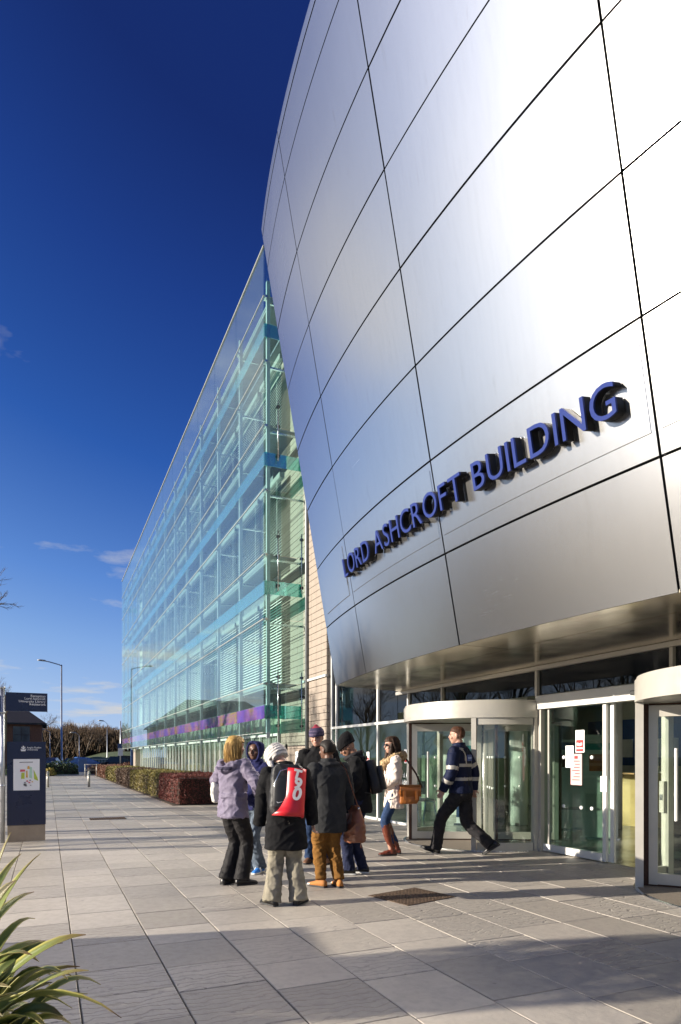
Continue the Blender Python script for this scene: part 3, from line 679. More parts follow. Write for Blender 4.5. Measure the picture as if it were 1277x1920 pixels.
# ------------------------------------------------------------------ lettering
def glyph_mesh(txt, size, ext, mat, align='LEFT', bold=0.0, line=1.0):
    cu = bpy.data.curves.new('lettering', 'FONT'); cu.body = txt; cu.size = size; cu.extrude = ext; cu.align_x = align; cu.offset = bold; cu.space_line = line; cu.resolution_u = 4
    ob = bpy.data.objects.new('lettering', cu); COL.objects.link(ob)
    dg = bpy.context.evaluated_depsgraph_get(); dg.update()
    me = bpy.data.meshes.new_from_object(ob.evaluated_get(dg)); bpy.data.objects.remove(ob); bpy.data.curves.remove(cu)
    me.materials.clear(); me.materials.append(mat)
    return me
def place(name, me, parent, origin, xax, yax, local=False):
    xax = Vector(xax).normalized(); zax = xax.cross(Vector(yax)).normalized(); yax = zax.cross(xax)
    o = link(name, me, parent)
    m = Matrix((xax, yax, zax)).transposed().to_4x4(); loc = Vector(origin)
    if parent is not None and not local: loc = loc - off(parent)
    m.translation = loc; o.matrix_basis = m
    return o
SIGN = thing('building_sign', 'raised blue letters reading LORD ASHCROFT BUILDING across the metal wall', 'sign', (4.6, 7.2, 4.44))
CAP = 0.31; SZ = CAP / 0.72
word = 'LORD ASHCROFT BUILDING'; gl = []; x = 0.0
for ch in word:
    if ch == ' ': gl.append((ch, None, x)); x += 0.15; continue
    me = glyph_mesh(ch, SZ, 0.012, M['blue'], bold=-0.001)
    xs_ = [v.co.x for v in me.vertices]; w = max(xs_) - min(xs_)
    for v in me.vertices: v.co.x -= min(xs_)
    gl.append((ch, me, x)); x += w + 0.058
tot = x - 0.058; ph_start = PH[1] - 0.0045; ph_end = PH[3] + 0.0100; sc = (ph_start - ph_end) * HR / tot
for ch, me, gx in gl:
    if me is None: continue
    for v in me.vertices: v.co.x *= sc
    wv_ = max(v.co.x for v in me.vertices)
    ph = ph_start - (gx * sc + wv_ / 2) / HR
    for v in me.vertices: v.co.x -= wv_ / 2
    p = hull(ph, 4.44, 0.125); xa = Vector((-math.sin(ph), -math.cos(ph), 0)); ya = (hull(ph, 5.0) - hull(ph, 4.0)).normalized()
    L = place('letter', me, SIGN, p, xa, ya)
    me2 = me.copy()
    for v in me2.vertices: v.co.z = v.co.z * 3.6 - 0.056
    me2.materials.clear(); me2.materials.append(M['lblack']); link('letter_return', me2, L)
    for a_ in (0.22, 0.78): 
        vx = min(me.vertices, key=lambda v: abs(v.co.y - a_ * CAP) + 0.5 * abs(v.co.x))
        MB().tube([(vx.co.x, vx.co.y, -0.112), (vx.co.x, vx.co.y, -0.095)], 0.012, 6).build('standoff', M['steel'], L, local=True)
# vinyl lettering on the glazing next to the revolving door
vt = glyph_mesh('Lord Ashcroft\nBuilding', 0.15, 0.0008, M['print'])
props(place('window_lettering', vt, None, (6.985, 12.66, 1.02), (0, -1, 0), (0, 0, 1)), 'small white lettering on the glazing beside the left revolving door', 'lettering')

# ------------------------------------------------------------------ wayfinding totem and finger post
def totem(name, label, cx, cy, h=1.72, face=True):
    t = thing(name, label, 'sign', (cx, cy, 0))
    w, dpt = 0.59, 0.16
    MB().bx(-w / 2, w / 2, -dpt / 2, dpt / 2, 0, 0.28).build('plinth', M['stonebase'], t, local=True)
    bd = MB().bx(-w / 2 - .008, w / 2 + .008, -dpt / 2 - .008, dpt / 2 + .008, 0.283, h).build('panel', M['navy'], t, local=True)
    if not face: return t
    fy = -dpt / 2 - .008
    mp_ = MB().bx(-w / 2 + .09, w / 2 - .09, fy - .004, fy, 0.88, 1.42).build('map', M['print'], t, local=True)
    cols = {'g': mk('map_green', (0.42, 0.50, 0.05), 0.5), 'r': mk('map_red', (0.55, 0.10, 0.12), 0.5), 'o': mk('map_orange', (0.62, 0.36, 0.06), 0.5), 'l': mk('map_pale_green', (0.45, 0.66, 0.50), 0.5), 'k': mk('map_grey', (0.25, 0.25, 0.26), 0.5)}
    rr = random.Random(3)
    def quad(pts, c):
        mb = MB(); n = len(pts)
        mb.add([(x, fy - .0065, z) for x, z in pts] + [(x, fy - .0045, z) for x, z in pts], [tuple(range(n))[::-1], tuple(range(n, 2 * n))] + [(i, (i + 1) % n, (i + 1) % n + n, i + n) for i in range(n)])
        mb.build('map_area', cols[c], mp_)if False else mb.build('map_area', cols[c], mp_, local=True)
    quad([(-.10, 1.20), (-.02, 1.205), (-.025, 1.24), (-.10, 1.24)], 'r'); quad([(-.085, 1.08), (-.03, 1.08), (-.03, 1.19), (-.08, 1.185)], 'g')
    quad([(.11, 1.24), (.17, 1.10), (.185, 1.04), (.12, 1.07)], 'g'); quad([(.04, 1.10), (.09, 1.08), (.085, 1.28), (.05, 1.29)], 'l')
    quad([(-.01, 1.10), (.02, 1.10), (.015, 1.22), (-.005, 1.22)], 'o'); quad([(.01, 1.25), (.05, 1.245), (.045, 1.30), (.015, 1.30)], 'o')
    quad([(-.11, 1.355), (.10, 1.36), (.10, 1.375), (-.11, 1.37)], 'k')
    for i in range(9):
        x = rr.uniform(-.08, .15); z = rr.uniform(0.96, 1.06); s_ = rr.uniform(.012, .022)
        quad([(x - s_, z - s_ * .6), (x + s_, z - s_ * .8), (x + s_ * .8, z + s_ * .7), (x - s_, z + s_ * .6)], rr.choice('orgk'))
    # crest: shield-like cluster over a bowl, drawn as small plates
    cz, cx_ = 1.60, -0.05
    cr_ = MB()
    def plate(x0, x1, z0, z1): cr_.bx(cx_ + x0, cx_ + x1, fy - .005, fy, cz + z0, cz + z1)
    plate(-.035, .035, -.045, -.018); plate(-.040, -.030, -.030, -.004); plate(.030, .040, -.030, -.004); plate(-.02, .02, -.012, .004)
    plate(-.008, .008, .004, .046); plate(-.030, -.014, .008, .030); plate(.014, .030, .008, .030); plate(-.022, .022, .018, .024)
    cr_.build('crest', M['print'], bd, local=True)
    place('lettering', glyph_mesh('Anglia Ruskin\nUniversity', 0.042, 0.001, M['print'], line=0.85), bd, (0.005, fy - .002, 1.605), (1, 0, 0), (0, 0, 1), True)
    return t
totem('wayfinding_totem', 'navy wayfinding sign with campus map on a stone plinth', -0.33, 12.72)
FP = thing('finger_post', 'silver post carrying a navy finger sign beside the campus map totem', 'sign', (-0.70, 12.60, 0))
MB().cyl((0, 0), 0.04, 0, 2.62, 16).build('post', M['galv'], FP, local=True)
MB().cyl((0, 0), 0.048, 2.621, 2.65, 16).build('cap', M['galv'], FP, local=True)
for z in (2.20, 0.95): MB().cyl((0, 0), 0.052, z, z + 0.035, 16).build('collar', M['galv'], FP, local=True)
fb = MB().bx(0.05, 0.70, -0.012, 0.012, 2.24, 2.56).build('finger_board', M['navy'], FP, local=True)
place('lettering', glyph_mesh('Reception\nLord Ashcroft\nUniversity Library\nRestaurant', 0.058, 0.001, M['print'], 'RIGHT', line=0.82), fb, (0.67, -0.0135, 2.49), (1, 0, 0), (0, 0, 1), True)
MB().bx(-0.65, -0.05, -0.012, 0.012, 2.20, 2.52).build('finger_board', M['navy'], FP, local=True)
RS = thing('round_sign', 'round dark red sign cut by the left picture edge beside the finger post', 'sign', (-0.86, 12.2, 0))
MB().tube([(0, 0, 0), (0, 0, 1.0)], 0.018, 8).build('stake', M['galv'], RS, local=True)
MB().tube([(0, -0.02, 0.84), (0, -0.045, 0.84)], 0.085, 20).build('disc', mk('dark_red_disc', (0.22, 0.01, 0.02), 0.4), RS, local=True)
MB().tube([(0, -0.046, 0.84), (0, -0.052, 0.84)], 0.04, 20).build('disc_centre', mk('pink_disc', (0.55, 0.25, 0.28), 0.4), RS, local=True)
# off to the left: an unseen totem shape added to cast the foreground shadow
totem('wayfinding_totem', 'tall navy wayfinding sign shape, unseen, added left of the paving for its shadow', -4.0, 5.9, 1.66, False)
for o_ in COL.objects:
    if o_.get('label', '').startswith('tall navy wayfinding'): o_.rotation_euler = (0, 0, R(80)); o_.scale = (1.75, 1, 1); o_.location.y = 6.02

# ------------------------------------------------------------------ drain covers, bollards, lamps
def cover(cx, cy, w, l, rz, label):
    t = thing('drain_cover', label, 'drain cover', (cx, cy, 0.0), rz)
    MB().bx(-w / 2, w / 2, -l / 2, l / 2, 0.0025, 0.006).build('frame', M['iron'], t, local=True)
    s_ = MB(); n = int(w / 0.05)
    for i in range(n):
        for j in range(int(l / 0.05)):
            x, y = -w / 2 + 0.03 + i * 0.05, -l / 2 + 0.03 + j * 0.05
            a = 0.018
            s_.add([(x - a, y, .0062), (x, y - a, .0062), (x + a, y, .0062), (x, y + a, .0062), (x, y, 0.013)], [(0, 1, 4), (1, 2, 4), (2, 3, 4), (3, 0, 4)])
    so_ = s_.build('tread_stud', M['iron'], t, local=True); so_['kind'] = 'stuff'
cover(3.47, 6.0, 0.68, 0.60, R(14), 'rusty studded iron drain cover beside the group on the paving')
cover(1.30, 16.5, 0.80, 0.55, 0, 'flat dark drain cover on the path near the hedge')
for x, y, l in ((0.02, 35.0, 'short pale bollard on the path nearest the totem sign'), (1.86, 34.7, 'short pale bollard on the path nearest the hedges')):
    t = thing('bollard', l, 'bollard', (x, y, 0), 0, 'bollards across the path')
    MB().cyl((0, 0), 0.06, 0, 0.74, 14).build('post', M['offwhite'], t, local=True)
    MB().cyl((0, 0), 0.06, 0.74, 0.78, 14, r2=0.02).build('cap', M['offwhite'], t, local=True)
    MB().cyl((0, 0), 0.066, 0.58, 0.63, 14).build('band', M['grey'], t, local=True)
def lamp(x, y, h, arm, label, r0=0.08):
    t = thing('street_lamp', label, 'street lamp', (x, y, 0), 0, 'street lamps')
    MB().tube([(0, 0, 0), (0, 0, 1.4), (0, 0, 1.45), (0, 0, h)], [r0, r0, r0 * .7, r0 * .5], 12).build('column', M['galv'], t, local=True)
    MB().tube([(0, 0, h - .15), (-arm * .15, 0, h), (-arm * .8, 0, h + .28), (-arm, 0, h + .33)], r0 * .4, 8).build('arm', M['galv'], t, local=True)
    e = Vector((-arm, 0, h + .33))
    MB().tube([e + Vector((0.05, 0, 0)), e + Vector((-.15, 0, .06)), e + Vector((-.7, 0, .10)), e + Vector((-.95, 0, .08))], [(.07, .05), (.16, .10), (.17, .11), (.06, .04)], 10).build('lantern', M['offwhite'], t, local=True)
    return t
lamp(1.55, 86.5, 12.6, 1.7, 'tall street lamp with its arm pointing left, nearest of the lamps', 0.16)
lamp(9.2, 118, 7.2, 0.5, 'far street lamp standing close to the glass block edge')
lamp(0.4, 128, 6.0, 0.8, 'far street lamp left of the tall lamp column, against the trees')
lamp(4.9, 120, 5.2, 0.5, 'far street lamp above the dark parked car')

# ------------------------------------------------------------------ foliage
def leaves(mb, pts, size, r_, up=0.3, mi=0):
    for p in pts:
        d = Vector((r_.gauss(0, 1), r_.gauss(0, 1), r_.gauss(0, 1) + up)).normalized(); e = d.orthogonal().normalized()
        e = Matrix.Rotation(r_.uniform(0, 6.28), 3, d) @ e; f = d.cross(e); s_ = size * r_.uniform(.6, 1.3); p = Vector(p)
        mb.add([p - e * s_, p - f * s_ * .45 + d * s_ * .12, p + e * s_, p + f * s_ * .45 + d * s_ * .12], [(0, 1, 2), (0, 2, 3)], mi)
def leafmat(name, c1, c2, trans=0.25):
    m, nt, b = nodes(name)
    g = N(nt, 'ShaderNodeNewGeometry'); c = mixcol(nt, g.outputs['Random Per Island'], c1, c2)
    f = noise_fac(nt, 2.2, 4, 0.6); c = mixcol(nt, mapr(nt, f, 0.4, 0.75, 0, 0.55), c, tuple(x * 0.45 for x in c1))
    nt.links.new(c, b.inputs['Base Color']); b.inputs['Roughness'].default_value = 0.6
    return m
LM = {'red': leafmat('red_barberry_leaf', (0.10, 0.016, 0.014), (0.24, 0.05, 0.03)), 'green': leafmat('privet_leaf', (0.13, 0.12, 0.022), (0.30, 0.23, 0.045)),
      'brown': leafmat('beech_leaf', (0.085, 0.045, 0.028), (0.17, 0.10, 0.055)), 'rust': leafmat('rust_leaf', (0.14, 0.05, 0.025), (0.24, 0.10, 0.045)),
      'dark': leafmat('evergreen_leaf', (0.025, 0.05, 0.014), (0.06, 0.10, 0.03)), 'gold': leafmat('golden_leaf', (0.25, 0.20, 0.03), (0.42, 0.33, 0.06))}
M['core'] = mk('hedge_inner_twigs', (0.030, 0.020, 0.014), 0.95)
def hedge(x0, x1, y0, y1, h, key, n, label, size, top=None):
    r_ = random.Random(int(y0 * 10)); t = thing('hedge', label, 'hedge', ((x0 + x1) / 2, (y0 + y1) / 2, 0.02), 0, 'clipped hedge blocks along the glass block')
    i_ = 0.10
    MB().bx(x0 + i_, x1 - i_, y0 + i_, y1 - i_, 0.02, h - i_).build('inner_twigs', M['core'], t)
    A = [('x0', (y1 - y0) * h), ('y0', (x1 - x0) * h), ('top', (x1 - x0) * (y1 - y0)), ('y1', (x1 - x0) * h * .3), ('x1', (y1 - y0) * h * .3)]
    tot_ = sum(a for _, a in A); pts = []
    for nm, a in A:
        for _ in range(int(n * a / tot_)):
            u, v = r_.random(), r_.random(); dp_ = abs(r_.gauss(0, 0.045)) - 0.02
            x, y, z = x0 + u * (x1 - x0), y0 + u * (y1 - y0), 0.04 + v * (h - 0.04)
            wob = 0.06 * noise.noise(Vector((x * 2.1, y * 2.1, z * 2.1)))
            if nm == 'x0': p = (x0 + dp_ + wob, y, z)
            elif nm == 'x1': p = (x1 - dp_, y, z)
            elif nm == 'y0': p = (x, y0 + dp_ + wob, z)
            elif nm == 'y1': p = (x, y1 - dp_, z)
            else: p = (x, y0 + v * (y1 - y0), h - dp_ + wob * 1.3)
            ex = lambda q: math.exp(-max(0, q) / .07)
            if nm == 'top': p = (p[0], p[1], p[2] - .10 * max(ex(p[0] - x0), ex(p[1] - y0), ex(x1 - p[0]), ex(y1 - p[1])) + (abs(r_.gauss(0, .03)) if r_.random() < .12 else 0))
            else:
                k_ = .09 * ex(h - p[2]); e2 = .07 * ex(p[1] - y0) if nm == 'x0' else .07 * ex(p[0] - x0) if nm == 'y0' else 0
                p = (p[0] + (k_ + e2 if nm == 'x0' else 0), p[1] + (k_ + e2 if nm == 'y0' else 0), p[2])
            pts.append(p)
    mb = MB(); leaves(mb, pts, size, r_, 0.2); mb.build('foliage', LM[key], t)
    tw = MB()
    for _ in range(150):
        x, y = r_.uniform(x0, x1), r_.uniform(y0, y1)
        if r_.random() < .5: x = x0 + r_.uniform(-.02, .06)
        else: y = y0 + r_.uniform(-.02, .06)
        z = r_.uniform(.05, h - .1); tw.tube([(x, y, z), (x + r_.uniform(-.05, .05), y + r_.uniform(-.05, .05), z + r_.uniform(.1, .25))], 0.004, 3, cap=False)
    tw.build('twig', M['core'], t)['kind'] = 'stuff'
hedge(3.54, 5.25, 20.1, 23.55, 0.90, 'red', 15000, 'dark red clipped hedge block nearest the group', 0.024)
hedge(3.50, 5.3, 23.75, 32.0, 0.87, 'green', 15000, 'yellow green clipped hedge block behind the dark red one', 0.030)
hedge(3.50, 5.3, 32.1, 39.0, 0.86, 'brown', 9000, 'brown clipped hedge block in the middle of the row', 0.036)
hedge(3.50, 5.3, 39.1, 46.0, 0.86, 'green', 7000, 'yellow green clipped hedge block between the brown and rust ones', 0.042)
hedge(3.50, 5.3, 46.1, 56.5, 0.83, 'rust', 8000, 'rust coloured clipped hedge block farthest along the row', 0.048)
def shrub(x, y, rx, ry, rz, key, n, size, label):
    r_ = random.Random(int(x * 31 + y)); t = thing('shrub', label, 'shrub', (x, y, 0), 0, 'shrubs across the road end')
    pts = []
    for _ in range(n):
        d = Vector((r_.gauss(0, 1), r_.gauss(0, 1), abs(r_.gauss(0, 1)))).normalized(); k = r_.uniform(.72, 1.04) * (1 + .22 * noise.noise(d * 2.3 + Vector((x, y, 0))))
        pts.append((x + d.x * rx * k, y + d.y * ry * k, d.z * rz * k + .05))
    mb = MB(); leaves(mb, pts, size, r_); mb.build('foliage', LM[key], t)
    MB().ell((x, y, rz * .25), rx * .75, ry * .75, rz * .55, 10, 7).build('inner_twigs', M['core'], t)
shrub(-1.5, 57.6, 1.7, 1.2, 1.35, 'dark', 2600, .08, 'rounded dark evergreen shrub left of the tall lamp')
shrub(0.9, 57.9, 1.8, 1.2, 1.05, 'dark', 2600, .08, 'low dark evergreen shrub at the foot of the tall lamp')
shrub(0.15, 55.9, 0.5, 0.5, 0.62, 'gold', 900, .05, 'small golden round shrub in front of the evergreens')
shrub(7.3, 60.0, 2.2, 1.4, 1.05, 'rust', 2600, .08, 'broad reddish brown shrub behind the far hedge')
shrub(3.7, 58.3, 1.0, 0.9, 0.80, 'brown', 1200, .07, 'brown shrub beside the blue information board')

M['bark'] = mk('grey_brown_bark', (0.085, 0.065, 0.048), 0.9, var=0.3, scale=12, bmp=0.5, bscale=30, bdist=0.02)
M['twig'] = mk('brown_twig', (0.115, 0.075, 0.045), 0.9, var=0.25)
def tree_meshes(seed, h, levels=5, spread=0.6, trunk=0.14, first=0.25, dens=3, tw_r=0.012, sides=5, droop=0.0):
    r_ = random.Random(seed); T = MB(); C_ = MB()
    def grow(p, d, L, rad, lv):
        n = 3; pts = [p]; q = p.copy(); dd = d.copy()
        for i in range(n):
            dd = (dd + Vector((r_.gauss(0, .10), r_.gauss(0, .10), r_.gauss(.03, .08) - droop * (lv > 2)))).normalized(); q = q + dd * (L / n); pts.append(q.copy())
        r1 = rad * (.62 if lv < levels else .35)
        (T if lv <= 1 else C_).tube(pts, [rad + (r1 - rad) * i / n for i in range(n + 1)], sides if lv < 3 else 3, cap=lv <= 1)
        if lv >= levels: return
        m = dens + (1 if lv > 1 else 2) if lv else dens + 3
        for k in range(m):
            t_ = (first + (1 - first) * (k + r_.random() * .6) / m) if lv == 0 else .3 + .7 * (k + r_.random()) / m
            idx = min(n - 1, int(t_ * n)); b_ = pts[idx].lerp(pts[idx + 1], t_ * n - idx)
            az = r_.uniform(0, 6.28); tilt = r_.uniform(.5, 1.0) * spread * (1.25 if lv == 0 else 1)
            o_ = dd.orthogonal().normalized(); o_ = Matrix.Rotation(az, 3, dd) @ o_
            nd = (dd * math.cos(tilt) + o_ * math.sin(tilt)); nd.z += .15; nd.normalize()
            grow(b_, nd, L * r_.uniform(.42, .62) * (1 if lv else (1.25 - .5 * t_)), max(tw_r * .55, rad * r_.uniform(.35, .5)), lv + 1)
    grow(Vector((0, 0, -0.05)), Vector((0, 0, 1)), h * .72, trunk, 0)
    return T.mesh('trunk', M['bark']), C_.mesh('crown', M['twig'])
TM = [tree_meshes(11, 7.5, 5, .75, .13, .3, 3, .010), tree_meshes(23, 8.5, 5, .62, .16, .22, 3, .012), tree_meshes(5, 8.0, 5, .8, .14, .25, 3, .014, 4)]
def tree(i, x, y, s, rz, label, group, z=0.0, wide=1.0):
    t = thing('bare_tree', label, 'tree', (x, y, z), rz, group); t.scale = (s * wide, s * wide, s)
    link('trunk', TM[i][0], t); link('crown', TM[i][1], t)
    return t
tree(1, -4.5, 26.0, 0.92, 0.4, 'bare winter tree whose twigs reach in at the left picture edge', 'bare trees along the verge')
tree(0, -1.9, 33.0, 0.62, 2.0, 'small bare tree half hidden behind the campus map totem', 'bare trees along the verge')
for i, (x, y, s) in enumerate(((-8.5, 13.2, .92), (-9.5, 15.6, 1.0), (-8.0, 18.8, .9), (-10, 21.5, 1.0), (-9.2, 30, .95), (-8.4, 35.5, .85), (-10.5, 41, 1.0), (-9.0, 47, .9), (-11, 25.5, .9))):
    tree(i % 3, x, y, s, i * 1.3, 'bare verge tree standing left of the picture', 'bare trees left of the picture')
# woodland behind the bank: trees that can be told apart
rt = random.Random(4)
wl_lab = ['brown bare tree in the far wood, tallest at the left end', 'brown bare tree in the far wood behind the tall lamp', 'brown bare tree in the far wood right of the tall lamp', 'brown bare tree in the far wood above the parked cars',
          'pale brown bare tree in the middle of the far wood', 'brown bare tree in the far wood right of the middle', 'brown bare tree in the far wood beside the far lamp', 'brown bare tree in the far wood next to the glass block']
for j in range(8):
    p_ = -0.447 + 0.0158 * j; d = 150 + rt.uniform(-6, 6); x = d * (FW.x + p_ * RT.x); y = d * (FW.y + p_ * RT.y)
    tree(j % 3, x, y, (1.05, .82, .74, .80, .86, .74, .72, .62)[j], rt.uniform(0, 6), wl_lab[j], 'trees of the far wood', 2.6, 1.5)
# understorey of the wood reads as one brown mass
mb = MB(); r_ = random.Random(9); pts = []
for _ in range(9000):
    d = r_.uniform(158, 172); p_ = r_.uniform(-0.50, -0.30); hh = 5.4 + 1.8 * noise.noise(Vector((p_ * 60, 0, 0))) - max(0, (p_ + 0.345)) * 40
    z = (0.2 if p_ < -0.385 else 2.5) + (hh + (2.3 if p_ < -0.385 else 0)) * (1 - r_.random() ** 1.6 * .9); pts.append((d * (FW.x + p_ * RT.x), d * (FW.y + p_ * RT.y), z))
for p in pts:
    p = Vector(p); q = p + Vector((r_.gauss(0, .5), r_.gauss(0, .5), r_.uniform(.4, 1.6)))
    mb.tube([p - Vector((0, 0, .4)), q], [.10, .03], 3, cap=False)
for i in range(60):
    p_ = -0.50 + 0.2 * i / 59; d = 175; x, y = d * (FW.x + p_ * RT.x), d * (FW.y + p_ * RT.y); mb.ell((x, y, 2.4), 2.2, 1.5, 3.2 + 1.0 * r_.random(), 7, 5)
props(mb.build('woodland', M['twig'], origin=(0, 165, 2.5)), 'tangled brown winter undergrowth of the far wood', 'woodland', kind='stuff')
# narrow evergreen shape, unseen, added to throw a shadow across the foreground
r_ = random.Random(2); cy = thing('cypress', 'narrow dark cypress shape, unseen, added left of the paving for its shadow', 'tree', (-6.0, 5.5, 0))
pts = []
for _ in range(8500):
    z = r_.uniform(.25, 5.6); rr = (.60 if z < 3.6 else .60 * (5.7 - z) / 2.1) * (1 + .25 * noise.noise(Vector((z * 1.7, 0, 5)))); a = r_.uniform(0, 6.28); k = math.sqrt(r_.uniform(.1, 1))
    pts.append((-6.0 + rr * k * math.cos(a), 5.5 + rr * k * math.sin(a), z))
mb = MB(); leaves(mb, pts, .085, r_, .8); mb.build('foliage', LM['dark'], cy); MB().tube([(-6, 5.5, 0), (-6, 5.5, 5.2)], [.09, .02], 8).build('trunk', M['bark'], cy)

# ------------------------------------------------------------------ spiky foreground plant
def blade_mat():
    m, nt, b = nodes('strap_leaf')
    uvn = N(nt, 'ShaderNodeAttribute', attribute_name='across'); al = N(nt, 'ShaderNodeAttribute', attribute_name='along'); oi = N(nt, 'ShaderNodeObjectInfo')
    c = mixcol(nt, oi.outputs['Random'], (0.09, 0.13, 0.024), (0.18, 0.21, 0.04))
    c = mixcol(nt, mapr(nt, uvn.outputs['Fac'], .62, .95), c, (0.50, 0.46, 0.13))
    f = noise_fac(nt, 9, 4, .6, 'Object', rand=True)
    wvn = N(nt, 'ShaderNodeTexNoise', noise_dimensions='1D'); nt.links.new(mathn(nt, 'MULTIPLY', uvn.outputs['Fac'], 14.0), wvn.inputs['W']); wvn.inputs['Scale'].default_value = 2.0
    c = mixcol(nt, mapr(nt, wvn.outputs[0], .42, .62, 0, .45), c, (0.035, 0.05, 0.012)); bump(nt, b, wvn.outputs[0], .35, .002)
    c = mixcol(nt, mathn(nt, 'MULTIPLY', mapr(nt, al.outputs['Fac'], .78, .97), mapr(nt, f, .3, .6)), c, (0.16, 0.085, 0.03))
    c = mixcol(nt, mapr(nt, f, .55, .8, 0, .4), c, (0.17, 0.17, 0.05))
    nt.links.new(c, b.inputs['Base Color']); b.inputs['Roughness'].default_value = 0.38
    b.inputs['Transmission Weight'].default_value = 0.0; b.inputs['Subsurface Weight'].default_value = 0.0
    return m
M['blade'] = blade_mat()
PL = thing('flax_plant', 'spiky green strap leaved plant rising at the lower left corner', 'plant', (-0.42, 2.55, 0))
MB().ell((-0.42, 2.55, 0.0), .22, .22, .35, 12, 7).build('stem', M['core'], PL)
def blade(base, tip, w, sag, r_, fold=0.35):
    base, tip = Vector(base), Vector(tip); n = 14; pts = []
    for i in range(n + 1):
        t_ = i / n; p = base.lerp(tip, t_); p.z += sag * 4 * t_ * (1 - t_) * (0.6 + .8 * t_) * .5; pts.append(p)
    vs, al, ac = [], [], []
    for i, p in enumerate(pts):
        t_ = i / n; d = (pts[min(i + 1, n)] - pts[max(i - 1, 0)]).normalized(); sd = d.cross(Vector((0, 0, 1)))
        sd = sd.normalized() if sd.length > .05 else Vector((1, 0, 0)); tw = Matrix.Rotation(r_ * t_, 3, d); sd = tw @ sd; up = sd.cross(d)
        ww = w * (min(1, .55 + t_ * 2.2)) * (1 - t_ ** 3.2) + .001
        for k, (a, u) in enumerate(((-1, 0), (-.5, -.5), (0, -1), (.5, -.5), (1, 0))):
            vs.append(p + sd * (a * ww) + up * (u * ww * fold)); al.append(t_); ac.append(abs(a))
        for k, (a, u) in enumerate(((-1, 0), (-.5, -.5), (0, -1), (.5, -.5), (1, 0))):
            vs.append(p + sd * (a * ww) + up * (u * ww * fold - .0018)); al.append(t_); ac.append(abs(a))
    fs = []
    for i in range(n):
        for k in range(4):
            a = i * 10 + k; fs += [(a, a + 1, a + 11, a + 10), (a + 5, a + 15, a + 16, a + 6)]
        fs += [(i * 10, i * 10 + 10, i * 10 + 15, i * 10 + 5), (i * 10 + 4, i * 10 + 9, i * 10 + 19, i * 10 + 14)]
    o = MB().add(vs, fs, 0, True).build('leaf', M['blade'], PL)
    for nm, dat in (('along', al), ('across', ac)): o.data.attributes.new(nm, 'FLOAT', 'POINT').data.foreach_set('value', dat)
def scr(px, py, d):
    p_ = (px - 638.5) / 1240; return Vector((d * (FW.x + p_ * RT.x), d * (FW.y + p_ * RT.y), 1.45 + (1420 - py) / 1240 * d))
rb = random.Random(12)
for (px, py, d, w, sag) in ((76, 1600, 2.75, .026, .20), (64, 1672, 2.9, .018, .25), (66, 1722, 2.6, .017, .26), (118, 1768, 2.45, .024, .25), (161, 1752, 2.35, .036, .22), (150, 1812, 2.3, .024, .18), (228, 1908, 2.0, .030, .34), (128, 1836, 2.15, .026, .32),
                        (136, 1890, 2.1, .026, .30), (118, 1905, 2.0, .030, .26), (40, 1600, 3.1, .02, .2), (30, 1650, 2.2, .028, .2), (90, 1930, 1.9, .03, .25), (20, 1560, 2.5, .024, .15), (60, 1790, 2.0, .03, .25), (20, 1850, 1.8, .03, .2), (100, 1850, 2.6, .024, .3), (140, 1960, 2.2, .026, .3)):
    b_ = Vector((-0.42 + rb.uniform(-.10, .12), 2.55 + rb.uniform(-.16, .12), .24 + rb.uniform(0, .12))); blade(b_, scr(px, py, d), w * 1.55, sag, rb.uniform(-.9, .9))
for i in range(44):
    a = rb.uniform(-1.3, 1.5); L = rb.uniform(.35, .80); b_ = Vector((-0.42 + rb.uniform(-.14, .14), 2.5 + rb.uniform(-.22, .2), .22 + rb.uniform(0, .15))); blade(b_, b_ + Vector((math.cos(a) * L * .75, math.sin(a) * L * .75, rb.uniform(-.02, .5))), rb.uniform(.028, .045), rb.uniform(.15, .32), rb.uniform(-.9, .9))
for i in range(16):
    a = rb.uniform(1.6, 4.9); L = rb.uniform(.6, .95); b_ = Vector((-0.42 + rb.uniform(-.1, .1), 2.55 + rb.uniform(-.1, .1), .25)); blade(b_, b_ + Vector((math.cos(a) * L * .8, math.sin(a) * L * .8, rb.uniform(.0, .6))), rb.uniform(.032, .05), .3, rb.uniform(-.6, .6))

